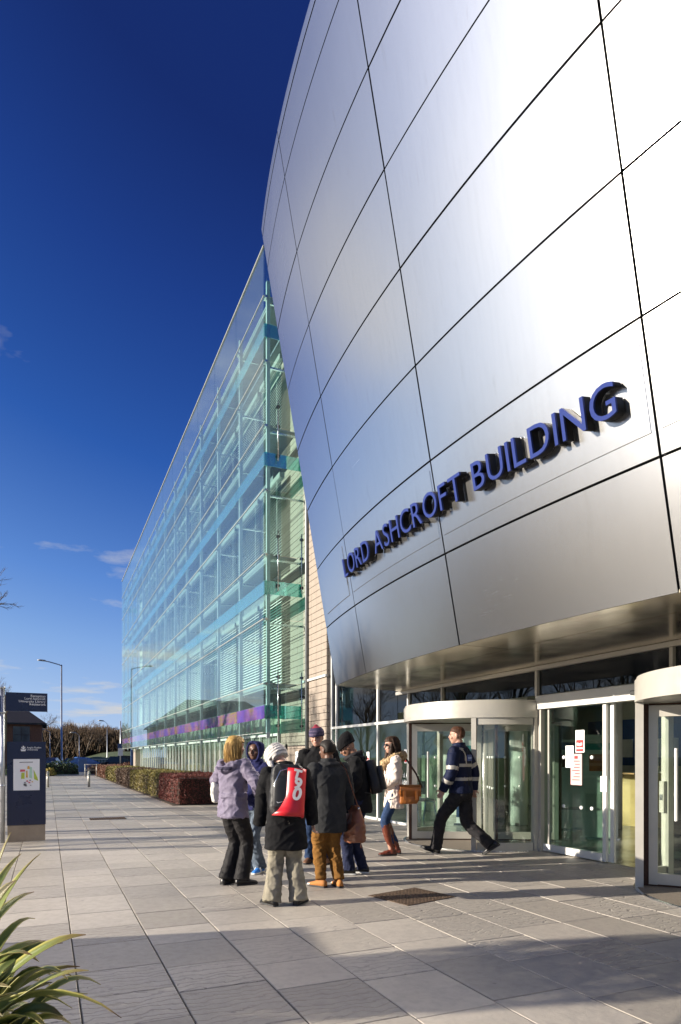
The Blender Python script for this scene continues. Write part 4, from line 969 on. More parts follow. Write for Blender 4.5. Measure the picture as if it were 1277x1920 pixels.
# ------------------------------------------------------------------ far side of the road
def house(name, label, x0, x1, y0, y1, eave, ridge, wins, axis='x', group=None):
    t = thing(name, label, 'building', ((x0 + x1) / 2, (y0 + y1) / 2, 0), 0, group)
    MB().bx(x0, x1, y0, y1, -0.05, eave).build('wall', M['brick'], t)
    o = .5
    if axis == 'x':
        c = (y0 + y1) / 2; vs = [(x0 - o, y0 - o, eave + .003), (x1 + o, y0 - o, eave + .003), (x1 + o, y1 + o, eave + .003), (x0 - o, y1 + o, eave + .003), (x0 + 4, c, ridge), (x1 - 4, c, ridge)]
        fs = [(0, 1, 5, 4), (1, 2, 5), (2, 3, 4, 5), (3, 0, 4), (0, 3, 2, 1)]
    else:
        c = (x0 + x1) / 2; vs = [(x0 - o, y0 - o, eave + .003), (x1 + o, y0 - o, eave + .003), (x1 + o, y1 + o, eave + .003), (x0 - o, y1 + o, eave + .003), (c, y0 + 4, ridge), (c, y1 - 4, ridge)]
        fs = [(0, 1, 4), (1, 2, 5, 4), (2, 3, 5), (3, 0, 4, 5), (0, 3, 2, 1)]
    rf = MB().add(vs, fs).build('roof', M['roof'], t)
    MB().bx(x0 - o, x1 + o, y0 - o - .06, y0 - o - .003, eave - .12, eave + .06).build('gutter', M['black'], rf)
    for (a, b_, z0, z1, face) in wins:
        if face == 'y': w_ = MB().bx(a, b_, y0 - .03, y0 - .003, z0, z1); gx = [((a + b_) / 2 - .03, (a + b_) / 2 + .03, y0 - .06, y0 - .032, z0, z1), (a, b_, y0 - .058, y0 - .034, (z0 + z1) / 2 - .03, (z0 + z1) / 2 + .03)]
        else: w_ = MB().bx(x1 + .003, x1 + .03, a, b_, z0, z1); gx = [(x1 + .032, x1 + .06, (a + b_) / 2 - .03, (a + b_) / 2 + .03, z0, z1)]
        wo_ = w_.build('window', M['wpane'], t); q = MB()
        for g_ in gx: q.bx(*g_)
        q.build('glazing_bar', M['roof'] if face == 'y' else M['white'], wo_)
    return t
m, nt, b = nodes('house_glass'); b.inputs['Base Color'].default_value = (.03, .04, .05, 1); b.inputs['Roughness'].default_value = .05; M['wpane'] = m
house('brick_house', 'dark brown brick house with slate roof behind the campus map totem', -16, -0.55, 77, 88, 5.0, 8.6, [(-3.3, -1.7, 2.9, 4.7, 'y'), (-3.3, -1.7, .6, 2.2, 'y'), (-6.4, -5.6, 3.2, 4.4, 'y'), (-5.0, -4.4, 3.9, 4.5, 'y'), (-9.5, -8, 2.9, 4.6, 'y')])
house('brick_house', 'long brick building left of the picture, seen only mirrored in the glass screen', -26, -13, 92, 150, 7.0, 9.5, [(96 + 4 * i, 98 + 4 * i, 1.2 + 2.8 * j, 2.9 + 2.8 * j, 'x') for i in range(12) for j in range(2)], 'y')
house('brick_house', 'brick building with dark windows left of the picture, mirrored low in the metal wall', -40, -26, 14, 52, 5.4, 7.4, [(18 + 4 * i, 20 + 4 * i, 1.0 + 2.6 * j, 2.6 + 2.6 * j, 'x') for i in range(8) for j in range(2)], 'y')
def car(x, y, rz, col, label, h=1.5, L=4.2):
    t = thing('parked_car', label, 'car', (x, y, -0.02), rz, 'cars parked across the road'); w = .86
    prof = [(-.50, .30), (-.49, .75), (-.46, .92), (-.36, .98), (-.27, h * .985 / 1.5), (-.05, h), (.18, h * .97), (.42, .98), (.49, .88), (.50, .35)]
    prof = [(a * L, z) for a, z in prof]; rings = []
    for (s_, k) in ((-1, .93), (-.97, 1), (.97, 1), (1, .93)): rings.append([(a * k, s_ * w * (1 if z < 1 else .84), z) for a, z in prof])
    MB().loft(rings, smooth=False).build('body', mk('car_paint', col, .25, .3, .05), t, local=True)
    for s_ in (-1, 1):
        MB().add([(-.34 * L, s_ * (w * .97 + .01), 1.0), (.34 * L, s_ * (w * .97 + .01), 1.0), (.18 * L, s_ * w * .86, h * .93), (-.25 * L, s_ * w * .86, h * .93)], [(0, 1, 2, 3)]).build('side_window', M['wpane'], t, local=True)
        for a in (-.31, .30):
            tw_ = MB().tube([(a * L, s_ * (w - .18), .31), (a * L, s_ * (w + .03), .31)], .31, 18).build('wheel', M['black'], t, local=True)
            MB().tube([(a * L, s_ * (w + .032), .31), (a * L, s_ * (w + .045), .31)], .18, 12).build('rim', M['steel'], tw_, local=True)
    for a, mm in ((-.502, 'print'), (.502, 'red')):
        for s_ in (-.6, .6): MB().bx(a * L - .02, a * L + .02, s_ - .14, s_ + .14, .68, .82).build('headlight' if a < 0 else 'tail_light', M[mm], t, local=True)
car(2.9, 72, R(8), (.05, .14, .42), 'bright blue car parked beyond the shrubs'); car(7.0, 71.5, R(-6), (.02, .022, .03), 'dark car parked right of the blue one', 1.68, 4.5)
car(0.3, 84, R(80), (.35, .36, .38), 'pale car partly hidden behind the evergreen shrubs', 1.45)
IB = thing('information_board', 'small blue information board standing at the far end of the path', 'sign', (2.55, 56.2, 0))
MB().bx(2.24, 2.88, 56.15, 56.25, .28, 1.30).build('board', M['lblue'], IB); MB().bx(2.27, 2.85, 56.16, 56.24, 0.0, .279).build('base', M['galv'], IB)
for i, (x, y, lab) in enumerate(((6.35, 66, 'sign post with a small white plate before the dark car'), (11.4, 78, 'low post with a blue plate near the far bank'))):
    t = thing('sign_post', lab, 'sign', (x, y, 0)); hh = 4.9 if i == 0 else 1.9
    MB().tube([(0, 0, 0), (0, 0, hh)], .05, 8).build('post', M['galv'], t, local=True)
    MB().bx(-.22, .22, -.07, -.055, 1.6 if i == 0 else 1.3, 2.3 if i == 0 else 1.95).build('plate', M['print'] if i == 0 else M['lblue'], t, local=True)
    if i == 0: MB().bx(-.24, .24, -.07, -.055, 2.32, 2.75).build('plate', M['lblue'], t, local=True)
FN = thing('railing', 'grey steel railing at the foot of the grass bank', 'railing', (14, 97.5, 0))
MB().bx(4, 26, 97.47, 97.53, 1.15, 1.22).bx(4, 26, 97.47, 97.53, .2, .26).build('rail', M['galv'], FN)
pb = MB().bx(-.02, .02, -.02, .02, .26, 1.15).mesh('baluster', M['galv'])
for i in range(56): link('baluster', pb, FN, Vector((4.2 + .39 * i, 97.5, 0)) - off(FN))
BC = thing('bicycle_barrier', 'low metal barrier standing on the path beside the far hedge', 'barrier', (3.1, 52.5, 0))
for x in (2.55, 3.35): MB().tube([(x, 52.5, 0), (x, 52.5, .95)], .03, 8).build('leg', M['offwhite'], BC)
for z in (.5, .92): MB().tube([(2.5, 52.55, z), (3.4, 52.55, z)], .022, 8).build('bar', M['offwhite'], BC)
BP = thing('blue_post', 'slim dark blue panel post at the far corner of the glass block', 'post', (6.55, 58.0, 0)); MB().bx(6.4, 6.75, 57.8, 58.0, 0, 2.2).build('panel', M['lblue'], BP); MB().bx(6.36, 6.79, 57.78, 58.02, 2.203, 2.25).build('cap', M['galv'], BP)
LT = thing('litter_bin', 'white curved litter scoop by the evergreen shrubs', 'bin', (-1.65, 54.6, 0)); MB().tube([(-1.95, 54.6, .95), (-1.75, 54.6, .72), (-1.5, 54.6, .62), (-1.3, 54.6, .60)], [.05, .11, .11, .05], 10).build('hood', M['print'], LT); MB().tube([(-1.6, 54.6, 0), (-1.6, 54.6, .62)], .04, 8).build('stand', M['galv'], LT)
# lobby plant
LP_ = thing('potted_plant', 'feathery bright green plant inside the left revolving door', 'plant', (8.0, 11.45, .002)); r_ = random.Random(6)
MB().cyl((8.0, 11.45), .16, .004, .34, 16, r2=.2).build('pot', M['print'], LP_)
mb = MB(); pts = []
for k in range(26):
    a = r_.uniform(0, 6.28); Lr = r_.uniform(.15, .40); hz = r_.uniform(.7, 1.15)
    for j in range(60):
        t_ = r_.random(); pts.append((8.0 + math.cos(a) * Lr * t_ + r_.gauss(0, .04), 11.45 + math.sin(a) * Lr * t_ + r_.gauss(0, .04), .34 + hz * t_ - .5 * t_ * t_ * t_ + r_.gauss(0, .04)))
leaves(mb, pts, .045, r_); mb.build('foliage', leafmat('fern_leaf', (.14, .26, .03), (.30, .42, .06)), LP_)
CH = thing('blue_chair', 'blue tubular chair seen through the glazing behind the woman in white', 'chair', (7.7, 13.0, .002)); q = MB()
q.tube([(7.5, 13.2, .01), (7.5, 13.1, .45), (7.5, 12.75, .45), (7.5, 12.62, .01)], .02, 8).tube([(7.95, 13.2, .01), (7.95, 13.1, .45), (7.95, 12.75, .45), (7.95, 12.62, .01)], .02, 8); q.build('leg_frame', mk('blue_tube', (.05, .22, .55), .4), CH)
MB().bx(7.48, 7.97, 12.7, 13.15, .47, .51).build('seat', M['lblue'], CH); MB().bx(7.48, 7.97, 13.16, 13.2, .6, .9).build('backrest', M['lblue'], CH)

cs = glyph_mesh('S', 0.30, 0.003, M['black'], 'CENTER', bold=0.004)
props(place('column_letter', cs, None, (10.54 - 0.155, 10.09 - 0.135, 1.42), (0.66, -0.75, 0), (0, 0, 1)), 'black letter S on the white column inside the open doorway', 'lettering')
# ------------------------------------------------------------------ people
def cloth(name, col, rough=0.85, var=0.22, scale=7, bmp=0.6, bscale=260, sheen=0.0, fold=0.5):
    m, nt, b = nodes(name)
    f = noise_fac(nt, scale, 5, 0.6); lo = tuple(c * (1 - var) for c in col); hi = tuple(min(1, c * (1 + var)) for c in col)
    nt.links.new(mixcol(nt, mapr(nt, f, .3, .7), lo, hi), b.inputs['Base Color']); b.inputs['Roughness'].default_value = rough; b.inputs['Specular IOR Level'].default_value = .10
    g = noise_fac(nt, 15, 6, .6, stretch=(1, 1, .6)); h = noise_fac(nt, bscale, 2, .5)
    hh = mathn(nt, 'ADD', mathn(nt, 'MULTIPLY', g, 4.0 * fold), mathn(nt, 'MULTIPLY', h, .25)); bump(nt, b, hh, bmp, .006)
    return m
CM = {'lilac': cloth('lilac_shell', (.165, .145, .205), .5), 'dlilac': cloth('dark_lilac_trim', (.045, .04, .07), .6), 'black': cloth('black_wool', (.012, .012, .013), .9), 'char': cloth('charcoal_wool', (.030, .031, .033), .95),
      'navy': cloth('navy_jacket', (.009, .013, .036), .6), 'navyt': cloth('navy_cotton', (.018, .022, .048), .9), 'denim': cloth('grey_blue_denim', (.10, .125, .16), .9, .35), 'denimd': cloth('dark_denim', (.025, .045, .10), .9, .3), 'hood': cloth('blue_hoodie', (.020, .022, .075), .9),
      'beige': cloth('washed_grey_canvas', (.22, .20, .155), .9, .3), 'tan': cloth('tan_chino', (.165, .08, .022), .9, .2), 'white': cloth('cream_quilt', (.66, .56, .49), .6, .08), 'trous': cloth('black_suit_cloth', (.017, .016, .017), .6), 'charT': cloth('dark_grey_suit', (.022, .021, .023), .7),
      'knit': cloth('white_crochet', (.52, .49, .46), .95, .12, bscale=60, bmp=.7), 'bknit': cloth('black_rib_knit', (.010, .010, .011), .95), 'stripe': cloth('striped_knit', (.045, .04, .075), .95, bscale=60), 'red_knit': cloth('red_knit', (.22, .03, .05), .95), 'mauve': cloth('mauve_knit', (.10, .08, .13), .95), 'pale': cloth('pale_grey_fleece', (.55, .54, .50), .9),
      'silver': mk('reflective_tape', (.33, .31, .28), .4, .1, .06), 'secblue': mk('blue_badge', (.05, .09, .30), .5)}
def hairmat(name, c1, c2):
    m, nt, b = nodes(name); f = noise_fac(nt, 26, 4, .6, 'Object', stretch=(1, 1, .12)); nt.links.new(mixcol(nt, mapr(nt, f, .35, .65), c1, c2), b.inputs['Base Color']); b.inputs['Roughness'].default_value = .6; b.inputs['Specular IOR Level'].default_value = .25; bump(nt, b, f, .6, .006); return m
HM = {'blonde': hairmat('blonde_hair', (.20, .11, .03), (.48, .31, .10)), 'dark': hairmat('dark_brown_hair', (.018, .010, .006), (.055, .03, .018)), 'ginger': hairmat('auburn_hair', (.03, .012, .007), (.075, .03, .015)), 'crop': hairmat('cropped_black_hair', (.008, .006, .005), (.016, .012, .010)), 'fur': hairmat('faux_fur', (.20, .13, .06), (.52, .38, .21))}
def skinm(name, c):
    m, nt, b = nodes(name); f = noise_fac(nt, 18, 4, .6); nt.links.new(mixcol(nt, mapr(nt, f, .3, .7), tuple(x * .86 for x in c), tuple(min(1, x * 1.1) for x in c)), b.inputs['Base Color']); b.inputs['Roughness'].default_value = .5
    b.inputs['Subsurface Weight'].default_value = .08; b.inputs['Subsurface Radius'].default_value = (.01, .004, .002); return m
SKN = {'fair': skinm('fair_skin', (.42, .235, .17)), 'dark': skinm('dark_brown_skin', (.115, .052, .031)), 'mid': skinm('brown_skin', (.24, .12, .075))}
SH = {'blue': mk('blue_suede', (.02, .17, .55), .8), 'black': mk('black_leather', (.012, .011, .011), .35), 'brown': mk('brown_boot_leather', (.13, .06, .028), .6), 'tan': mk('tan_suede', (.36, .14, .03), .8), 'sole': mk('pale_rubber', (.62, .62, .60), .7), 'dsole': mk('dark_rubber', (.02, .02, .022), .7),
      'boot': mk('chestnut_leather', (.115, .026, .012), .3, 0, .2, 9), 'white': mk('white_leather', (.7, .7, .68), .5), 'tanbag': mk('tan_saddle_leather', (.30, .10, .018), .38, 0, .2, 8), 'brbag': mk('worn_brown_leather', (.17, .06, .03), .5, 0, .3, 7, .3, 40), 'redp': mk('red_coated_nylon', (.55, .012, .02), .38), 'pack': mk('black_nylon', (.016, .016, .018), .5, 0, .2, 10, .3, 200, spec=.35)}
def remesh(mb, name, mats, vox, smooth=3, fold=0.0, fs=9.0, seed=0, matfn=None, post=None):
    me = mb.mesh(name, mats if isinstance(mats, list) else [mats]); tmp = bpy.data.objects.new('tmp', me); COL.objects.link(tmp)
    r_ = tmp.modifiers.new('r', 'REMESH'); r_.mode = 'VOXEL'; r_.voxel_size = vox; r_.use_smooth_shade = True
    if smooth: q = tmp.modifiers.new('s', 'SMOOTH'); q.iterations = smooth; q.factor = .5
    dg = bpy.context.evaluated_depsgraph_get(); out = bpy.data.meshes.new_from_object(tmp.evaluated_get(dg)); bpy.data.objects.remove(tmp); bpy.data.meshes.remove(me)
    out.name = name; n = len(out.vertices); co = np.empty(n * 3, np.float32); out.vertices.foreach_get('co', co); co = co.reshape(-1, 3)
    if fold or post:
        no = np.empty(n * 3, np.float32); out.vertex_normals.foreach_get('vector', no); no = no.reshape(-1, 3)
        if fold:
            o_ = Vector((seed * 3.7, seed * 1.9, seed)); rdg = lambda v: (1 - min(1, abs(noise.noise(v)) * 2.6)) ** 2
            d = np.array([.75 * rdg(Vector(((p[0] + .35 * p[2]) * fs * 1.1, p[1] * fs * 1.1, p[2] * fs * .5)) + o_) + .75 * rdg(Vector(((p[0]) * fs * .6, p[1] * fs * .6, (p[2] - .5 * p[0]) * fs * 1.3)) - o_) - .5 + .25 * noise.noise(Vector((p[0] * fs * 2.6, p[1] * fs * 2.6, p[2] * fs * 2.6)) + o_) for p in co], np.float32)
            co = co + no * (d * fold)[:, None]
        if post: co = post(co, no)
        out.vertices.foreach_set('co', co.astype(np.float32).ravel()); out.update()
    out.materials.clear()
    for m in (mats if isinstance(mats, list) else [mats]): out.materials.append(m)
    if matfn:
        idx = [matfn(Vector(p.center)) for p in out.polygons]; out.polygons.foreach_set('material_index', idx)
    else: out.polygons.foreach_set('material_index', [0] * len(out.polygons))
    return out
def sring(c, a, b, n=20, pw=2.4, fwd=None):
    pts = []
    for j in range(n):
        t_ = 2 * math.pi * j / n; cx, sx = math.cos(t_), math.sin(t_)
        pts.append(Vector((c[0] + a * math.copysign(abs(cx) ** (2 / pw), cx), c[1] + b * math.copysign(abs(sx) ** (2 / pw), sx), c[2])))
    return pts
def ik(a, c, l1, l2, hint):
    d = c - a; L = min(d.length, (l1 + l2) * .999); dn = d.normalized(); c = a + dn * L
    x = (l1 * l1 - l2 * l2 + L * L) / (2 * L); h = math.sqrt(max(0, l1 * l1 - x * x)); hp = Vector(hint); hp = (hp - dn * hp.dot(dn)).normalized()
    return a + dn * x + hp * h, c
def chain(mb, pts, rad, n=12, sub=4):
    P, Q = [], []
    for i in range(len(pts) - 1):
        for j in range(sub):
            t_ = j / sub; p0 = pts[max(i - 1, 0)]; p1, p2 = pts[i], pts[i + 1]; p3 = pts[min(i + 2, len(pts) - 1)]
            P.append(.5 * ((2 * p1) + (p2 - p0) * t_ + (2 * p0 - 5 * p1 + 4 * p2 - p3) * t_ * t_ + (3 * p1 - p0 - 3 * p2 + p3) * t_ ** 3) * 1.0); Q.append(rad[i] + (rad[i + 1] - rad[i]) * t_)
    P.append(pts[-1]); Q.append(rad[-1]); mb.tube(P, Q, n)
HEADP = [(0.002, .022, .066, .012), (.012, .038, .080, -.006), (.03, .050, .088, -.03), (.055, .060, .092, -.058), (.08, .067, .091, -.08), (.105, .071, .088, -.092), (.13, .0745, .087, -.098), (.15, .076, .091, -.100), (.175, .075, .087, -.097), (.20, .065, .073, -.085), (.218, .046, .050, -.062), (.229, .022, .022, -.034), (.233, .004, .0, -.012)]
def head_rings(inf=0.0, z0=0.0, z1=1.0, fr=None):
    out = []
    for z, a, f, b_ in HEADP:
        if z < z0 or z > z1: continue
        out.append(sring((0, (f + b_) / 2, z + inf * (z - .1) * 4), a + inf, (f - b_) / 2 + inf, 20, 2.2))
    return out
def person(sp):
    H = sp['H']; s = H / 1.75; loc = Vector(sp['loc']); th = R(sp['head']); fwd = FW * math.cos(th) + RT * math.sin(th)
    rz = math.atan2(-fwd.x, fwd.y)
    T = thing('person', sp['label'], 'person', (loc.x, loc.y, .004), rz, sp.get('group', 'people gathered outside the entrance'))
    lean = R(sp.get('lean', 3)); g = sp.get('girth', 1.0); HZ = .95
    def U(p):
        p = Vector(p)
        if p.z <= HZ: return p
        dz = p.z - HZ; k = min(1, dz / .25); a = lean * k
        return Vector((p.x, p.y * math.cos(a) + dz * math.sin(a), HZ + dz * math.cos(a) - p.y * math.sin(a)))
    def fin(mb): mb.v = [(x * s, y * s, z * s) for x, y, z in mb.v]; return mb
    # --- joints
    feet = sp['feet']; hips = [Vector((sx * .088, sp.get('hipy', 0.0), .90 - sp.get('drop', 0))) for sx in (-1, 1)]
    ank = [Vector((f[0], f[1], .09 + f[3])) for f in feet]; knees = []
    for i in (0, 1):
        k, a = ik(hips[i], ank[i], .43, .42, Vector((math.sin(-R(feet[i][2])) * .3, 1, 0.05))); knees.append(k); ank[i] = a
    sh = [U((sx * .185 * g ** .5, -.005, 1.415)) for sx in (-1, 1)]
    wr, el = [], []
    for i in (0, 1):
        w = Vector(sp['wrists'][i]); e, w = ik(sh[i], w, .29, .26, Vector(sp.get('elb', ((-.6, -1, -.2), (.6, -1, -.2)))[i])); el.append(e); wr.append(w)
    # --- head transform
    yw, pt, rl = [R(v) for v in sp.get('face', (0, 0, 0))]
    HMx = Matrix.Rotation(yw, 3, 'Z') @ Matrix.Rotation(-pt, 3, 'X') @ Matrix.Rotation(rl, 3, 'Y'); piv = U((0, .0, 1.475))
    def HT(p): p = Vector(p); return piv + HMx @ (p + Vector((0, .012, .045)))
    # --- body: one skin mesh
    B = MB(); hr = head_rings(); B.loft([[HT(p) for p in r] for r in hr])
    B.tube([HT((0, .085, .137)), HT((0, .099, .115)), HT((0, .109, .096)), HT((0, .094, .082))], [.008, .011, .0155, .010], 10)
    B.tube([HT((-.02, .088, .064)), HT((0, .095, .063)), HT((.02, .088, .064))], [.006, .010, .006], 8)
    for sx in (-1, 1):
        B.ell(HT((sx * .076, -.008, .108)), .012, .020, .033, 10, 7, M=HMx); B.ell(HT((sx * .043, .066, .088)), .026, .022, .024, 10, 7, M=HMx)
        B.tube([HT((sx * .015, .092, .142)), HT((sx * .045, .082, .147))], [.008, .007], 8)
    chain(B, [U((0, -.02, 1.38)), U((0, -.012, 1.46)), HT((0, -.022, .05))], [.075, .057, .056], 14)
    B.loft([[U(p) for p in sring((0, 0, z), a * g, b_ * g, 16)] for z, a, b_ in ((.84, .13, .09), (1.0, .13, .09), (1.12, .12, .085), (1.28, .14, .095), (1.38, .14, .085), (1.43, .08, .06))])
    for i, sx in ((0, -1), (1, 1)):
        chain(B, [sh[i] + Vector((-sx * .05, 0, 0)), sh[i] * .6 + el[i] * .4, el[i], wr[i]], [.045, .042, .036, .026], 10)
        chain(B, [hips[i], hips[i] * .5 + knees[i] * .5, knees[i], knees[i] * .6 + ank[i] * .4, ank[i]], [.075, .065, .05, .052, .035], 10)
        d = (wr[i] - el[i]).normalized(); hd = Vector(sp.get('hdir', (d, d))[i]); hd = hd.normalized(); lat = hd.cross(Vector((-sx, 0, .15))).normalized(); pn = lat.cross(hd).normalized() * (1 if i else -1)
        if sp.get('hands', (1, 1))[i]:
            pc = wr[i] + hd * .045
            B.tube([wr[i] - hd * .01, wr[i] + hd * .02, wr[i] + hd * .06, wr[i] + hd * .088], [(.026, .018), (.036, .017), (.042, .016), (.038, .013)], 12, up=pn)
            q = wr[i] + hd * .085; cl = sp.get('curl', .5)
            for k, (o_, L) in enumerate(((-.030, .066), (-.010, .076), (.010, .072), (.029, .056))):
                b0 = q + lat * o_; d1 = (hd * math.cos(cl) - pn * math.sin(cl) * sx).normalized(); d2 = (hd * math.cos(2.1 * cl) - pn * math.sin(2.1 * cl) * sx).normalized()
                B.tube([b0 - hd * .012, b0 + d1 * L * .5, b0 + d1 * L * .5 + d2 * L * .5], [.0095, .0088, .0072], 8)
            t0 = wr[i] + hd * .03 - lat * .036; td = (hd * .75 - lat * .6 - pn * .25 * sx).normalized(); B.tube([t0 + lat * .012, t0 + td * .03, t0 + td * .03 + (td + hd * .5).normalized() * .032], [.012, .0105, .0085], 8)
    body = link('body', remesh(fin(B), 'body', [SKN[sp['skin']]], .0065 * s, 2), T)
    # --- face pieces
    if sp.get('showface', True):
        for sx in (-1, 1):
            e = MB().ell(HT((sx * .031, .0825, .121)), .013, .007, .0055, 10, 6, M=HMx); link('eye', fin(e).mesh('eye', M['black'] if sp['skin'] == 'dark' else EYE), body)
            e = MB().tube([HT((sx * .014, .094, .139)), HT((sx * .032, .0915, .1435)), HT((sx * .050, .082, .138))], [.0035, .0042, .0028], 6); link('eyebrow', fin(e).mesh('eyebrow', HM[sp.get('brow', 'dark')]), body)
        e = MB().tube([HT((-.024, .0885, .0585)), HT((0, .1035, .0595)), HT((.024, .0885, .0585))], [.003, .0055, .003], 6); link('lips', fin(e).mesh('lips', LIP[sp['skin']]), body)
    # --- trousers
    tr = sp['trousers']; P_ = MB(); rk = tr.get('r', (.098, .076, .066, .07))
    P_.loft([sring((0, sp.get('hipy', 0) + (-.005), z), a * g, b_ * g, 18) for z, a, b_ in ((.80 - sp.get('drop', 0), .13, .11), (.86 - sp.get('drop', 0), .168, .125), (.95, .170, .122), (1.04, .155, .11))])
    for i in (0, 1):
        a2 = ank[i] + Vector((0, -.005, -.035 + tr.get('up', 0))); chain(P_, [hips[i] + Vector((0, 0, .02)), hips[i] * .5 + knees[i] * .5, knees[i], knees[i] * .45 + a2 * .55, a2], [rk[0], (rk[0] + rk[1]) / 2 + .004, rk[1], rk[2], rk[3]], 14)
    link('trousers', remesh(fin(P_), 'trousers', CM[tr['m']], .010 * s, 3, tr.get('fold', .010), 10, sp['seed']), T)
    # --- coat
    ct = sp['coat']; Cc = MB(); hem = ct['hem']; fl = ct.get('flare', 1.0); pu = ct.get('puff', 0)
    rr = [(hem, .178 * fl, .135 * fl), (hem + .03, .180 * fl, .138 * fl)]
    for z, a, b_ in ((.95, .178, .132), (1.08, .168, .125), (1.22, .186, .135), (1.33, .200, .135), (1.40, .182, .115), (1.445, .125, .088), (1.475, .078, .072), (1.49, .066, .066)):
        if z > hem + .05: rr.append((z, a * ct.get('w', 1) if z < 1.15 else a, b_))
    Cc.loft([[U(p) for p in sring((0, ct.get('y', 0) - .004, z), (a + pu) * g, (b_ + pu) * g, 24)] for z, a, b_ in rr])
    ra = ct.get('arm', (.085, .070, .062, .054))
    for i, sx in ((0, -1), (1, 1)):
        d = (wr[i] - el[i]).normalized(); w2 = wr[i] + d * ct.get('cuff', .0); Cc.ell(sh[i], .082, .08, .078, 12, 8)
        chain(Cc, [sh[i] + Vector((-sx * .03, 0, .0)), sh[i] * .5 + el[i] * .5, el[i], el[i] * .45 + w2 * .55, w2], [ra[0], ra[0] * .95, ra[1], ra[2], ra[3]], 14)
    for c_ in ct.get('extra', []): c_(Cc, U, HT)
    mats = [CM[k] for k in ct['m']]; fnm = ct.get('fn')
    mf = None
    if fnm: mf = lambda p: fnm(p / s, U, sh, el, wr)
    link('coat', remesh(fin(Cc), 'coat', mats, .0105 * s, ct.get('sm', 3), ct.get('fold', .010), ct.get('fs', 8), sp['seed'] + 3, mf), T)
    # --- shoes
    for i in (0, 1):
        fx, fy, yaw, lift, *pit = feet[i]; a = ank[i]; Mx = Matrix.Rotation(R(-yaw), 3, 'Z') @ Matrix.Rotation(R(pit[0] if pit else 0), 3, 'X'); so_ = sp['shoes']
        def FT(p): return Vector((a.x, a.y, a.z)) + Mx @ (Vector(p) - Vector((0, 0, .09)))
        st = [(-.085, .020, .05), (-.075, .034, .085), (-.045, .038, .098), (0, .038, .100), (.05, .041, .080), (.10, .047, .060), (.145, .046, .048), (.175, .036, .040), (.192, .015, .028)]
        k = so_.get('k', 1.0)
        up_ = MB().loft([[FT(p) for p in [(x_, y * k, max(.017, z_)) for x_, z_ in [(w * math.cos(t_), .017 + (h - .017) * max(0, math.sin(t_)) ** .8 if math.sin(t_) > 0 else .017) for t_ in [2 * math.pi * j / 14 for j in range(14)]]]] for y, w, h in st])
        if so_.get('shaft'):
            ki = knees[i]; ss = ank[i].lerp(ki, so_['shaft']); up_2 = MB(); chain(up_2, [FT((0, -.01, .03)), FT((0, -.015, .11)), ank[i].lerp(ki, .35), ank[i].lerp(ki, .65), ss], [.045, .046, .056, .068, .070], 14)
            up_.add(up_2.v, up_2.f, 0, True)
            sm_ = remesh(fin(up_), 'boot', SH[so_['m']], .008 * s, 2, .004, 14, 2); sho = link('boot', sm_, T)
        else: sho = link('shoe', fin(up_).mesh('shoe', SH[so_['m']]), T)
        sl_ = MB().loft([[FT((w * 1.06 * sx, y * k * 1.02, z)) for sx, z in ((-1, 0), (1, 0), (1, .018), (-1, .018))] for y, w, h in st], smooth=False); link('sole', fin(sl_).mesh('sole', SH[so_.get('sole', 'dsole')]), sho)
        for ex in so_.get('extra', []): link(ex[0], fin(ex[2](FT)).mesh(ex[0], SH[ex[1]]), sho)
    # --- hair / hats
    for nm, fnc, mats_, vox, fold, fs_, mfn in sp.get('headwear', []):
        mb = MB(); fnc(mb, HT, U, HMx); ml = mats_ if isinstance(mats_, list) else [mats_]
        link(nm, remesh(fin(mb), nm, ml, vox * s, 2, fold, fs_, sp['seed'] + 9, (lambda p, q=mfn: q(p / s, HT, HMx, piv)) if mfn else None), T)
    return dict(T=T, U=U, HT=HT, sh=sh, el=el, wr=wr, s=s, rz=rz, loc=loc, fin=fin, hips=hips)
EYE = mk('eye', (.04, .03, .025), .2); LIP = {'fair': mk('lips_fair', (.42, .16, .13), .5), 'dark': mk('lips_dark', (.10, .035, .03), .5), 'mid': mk('lips_mid', (.20, .08, .06), .5)}
def gpt(px, py):
    d = 1240 * 1.45 / (py - 1420); p_ = (px - 638.5) / 1240; return Vector((d * (FW.x + p_ * RT.x), d * (FW.y + p_ * RT.y), 0))
# hat and hair shapes
def cap_hair(inf, zmin, back=0.0, low=None):
    def f(mb, HT, U, HMx):
        rings = []
        for z, a, fr, b_ in HEADP:
            if z < zmin: continue
            t_ = (z - zmin) / (.233 - zmin); ff = fr + inf if z > .165 else -.005 + (fr + .005) * max(0, (z - .12) / .05) * .9
            rings.append([HT(p) for p in sring((0, (ff + b_ - inf - back) / 2, z + inf * (1 if z > .2 else .3)), a + inf, (ff - b_ + inf + back) / 2, 20, 2.2)])
        mb.loft(rings)
        if low: low(mb, HT)
    return f
def beanie(inf, zmin, slouch=0.0, pom=False, cuff=True):
    def f(mb, HT, U, HMx):
        rings = []
        for z, a, fr, b_ in HEADP:
            if z < zmin: continue
            k = (z - zmin) / (.233 - zmin); rings.append([HT(p + Vector((0, -slouch * k * k, slouch * .55 * k * k))) for p in sring((0, (fr + b_) / 2, z + inf * k * 1.6), a + inf * (1 + .4 * math.sin(k * 3)), (fr - b_) / 2 + inf * (1 + .4 * math.sin(k * 3)), 22, 2.1)])
        mb.loft(rings)
        if cuff:
            mb.loft([[HT(p) for p in sring((0, -.004, z), .078 + inf + .004, .098 + inf + .004, 22, 2.1)] for z in (zmin - .004, zmin + .02, zmin + .045)])
        if pom: mb.ell(HT((0, -.01, .262)), .03, .03, .028, 12, 8)
    return f
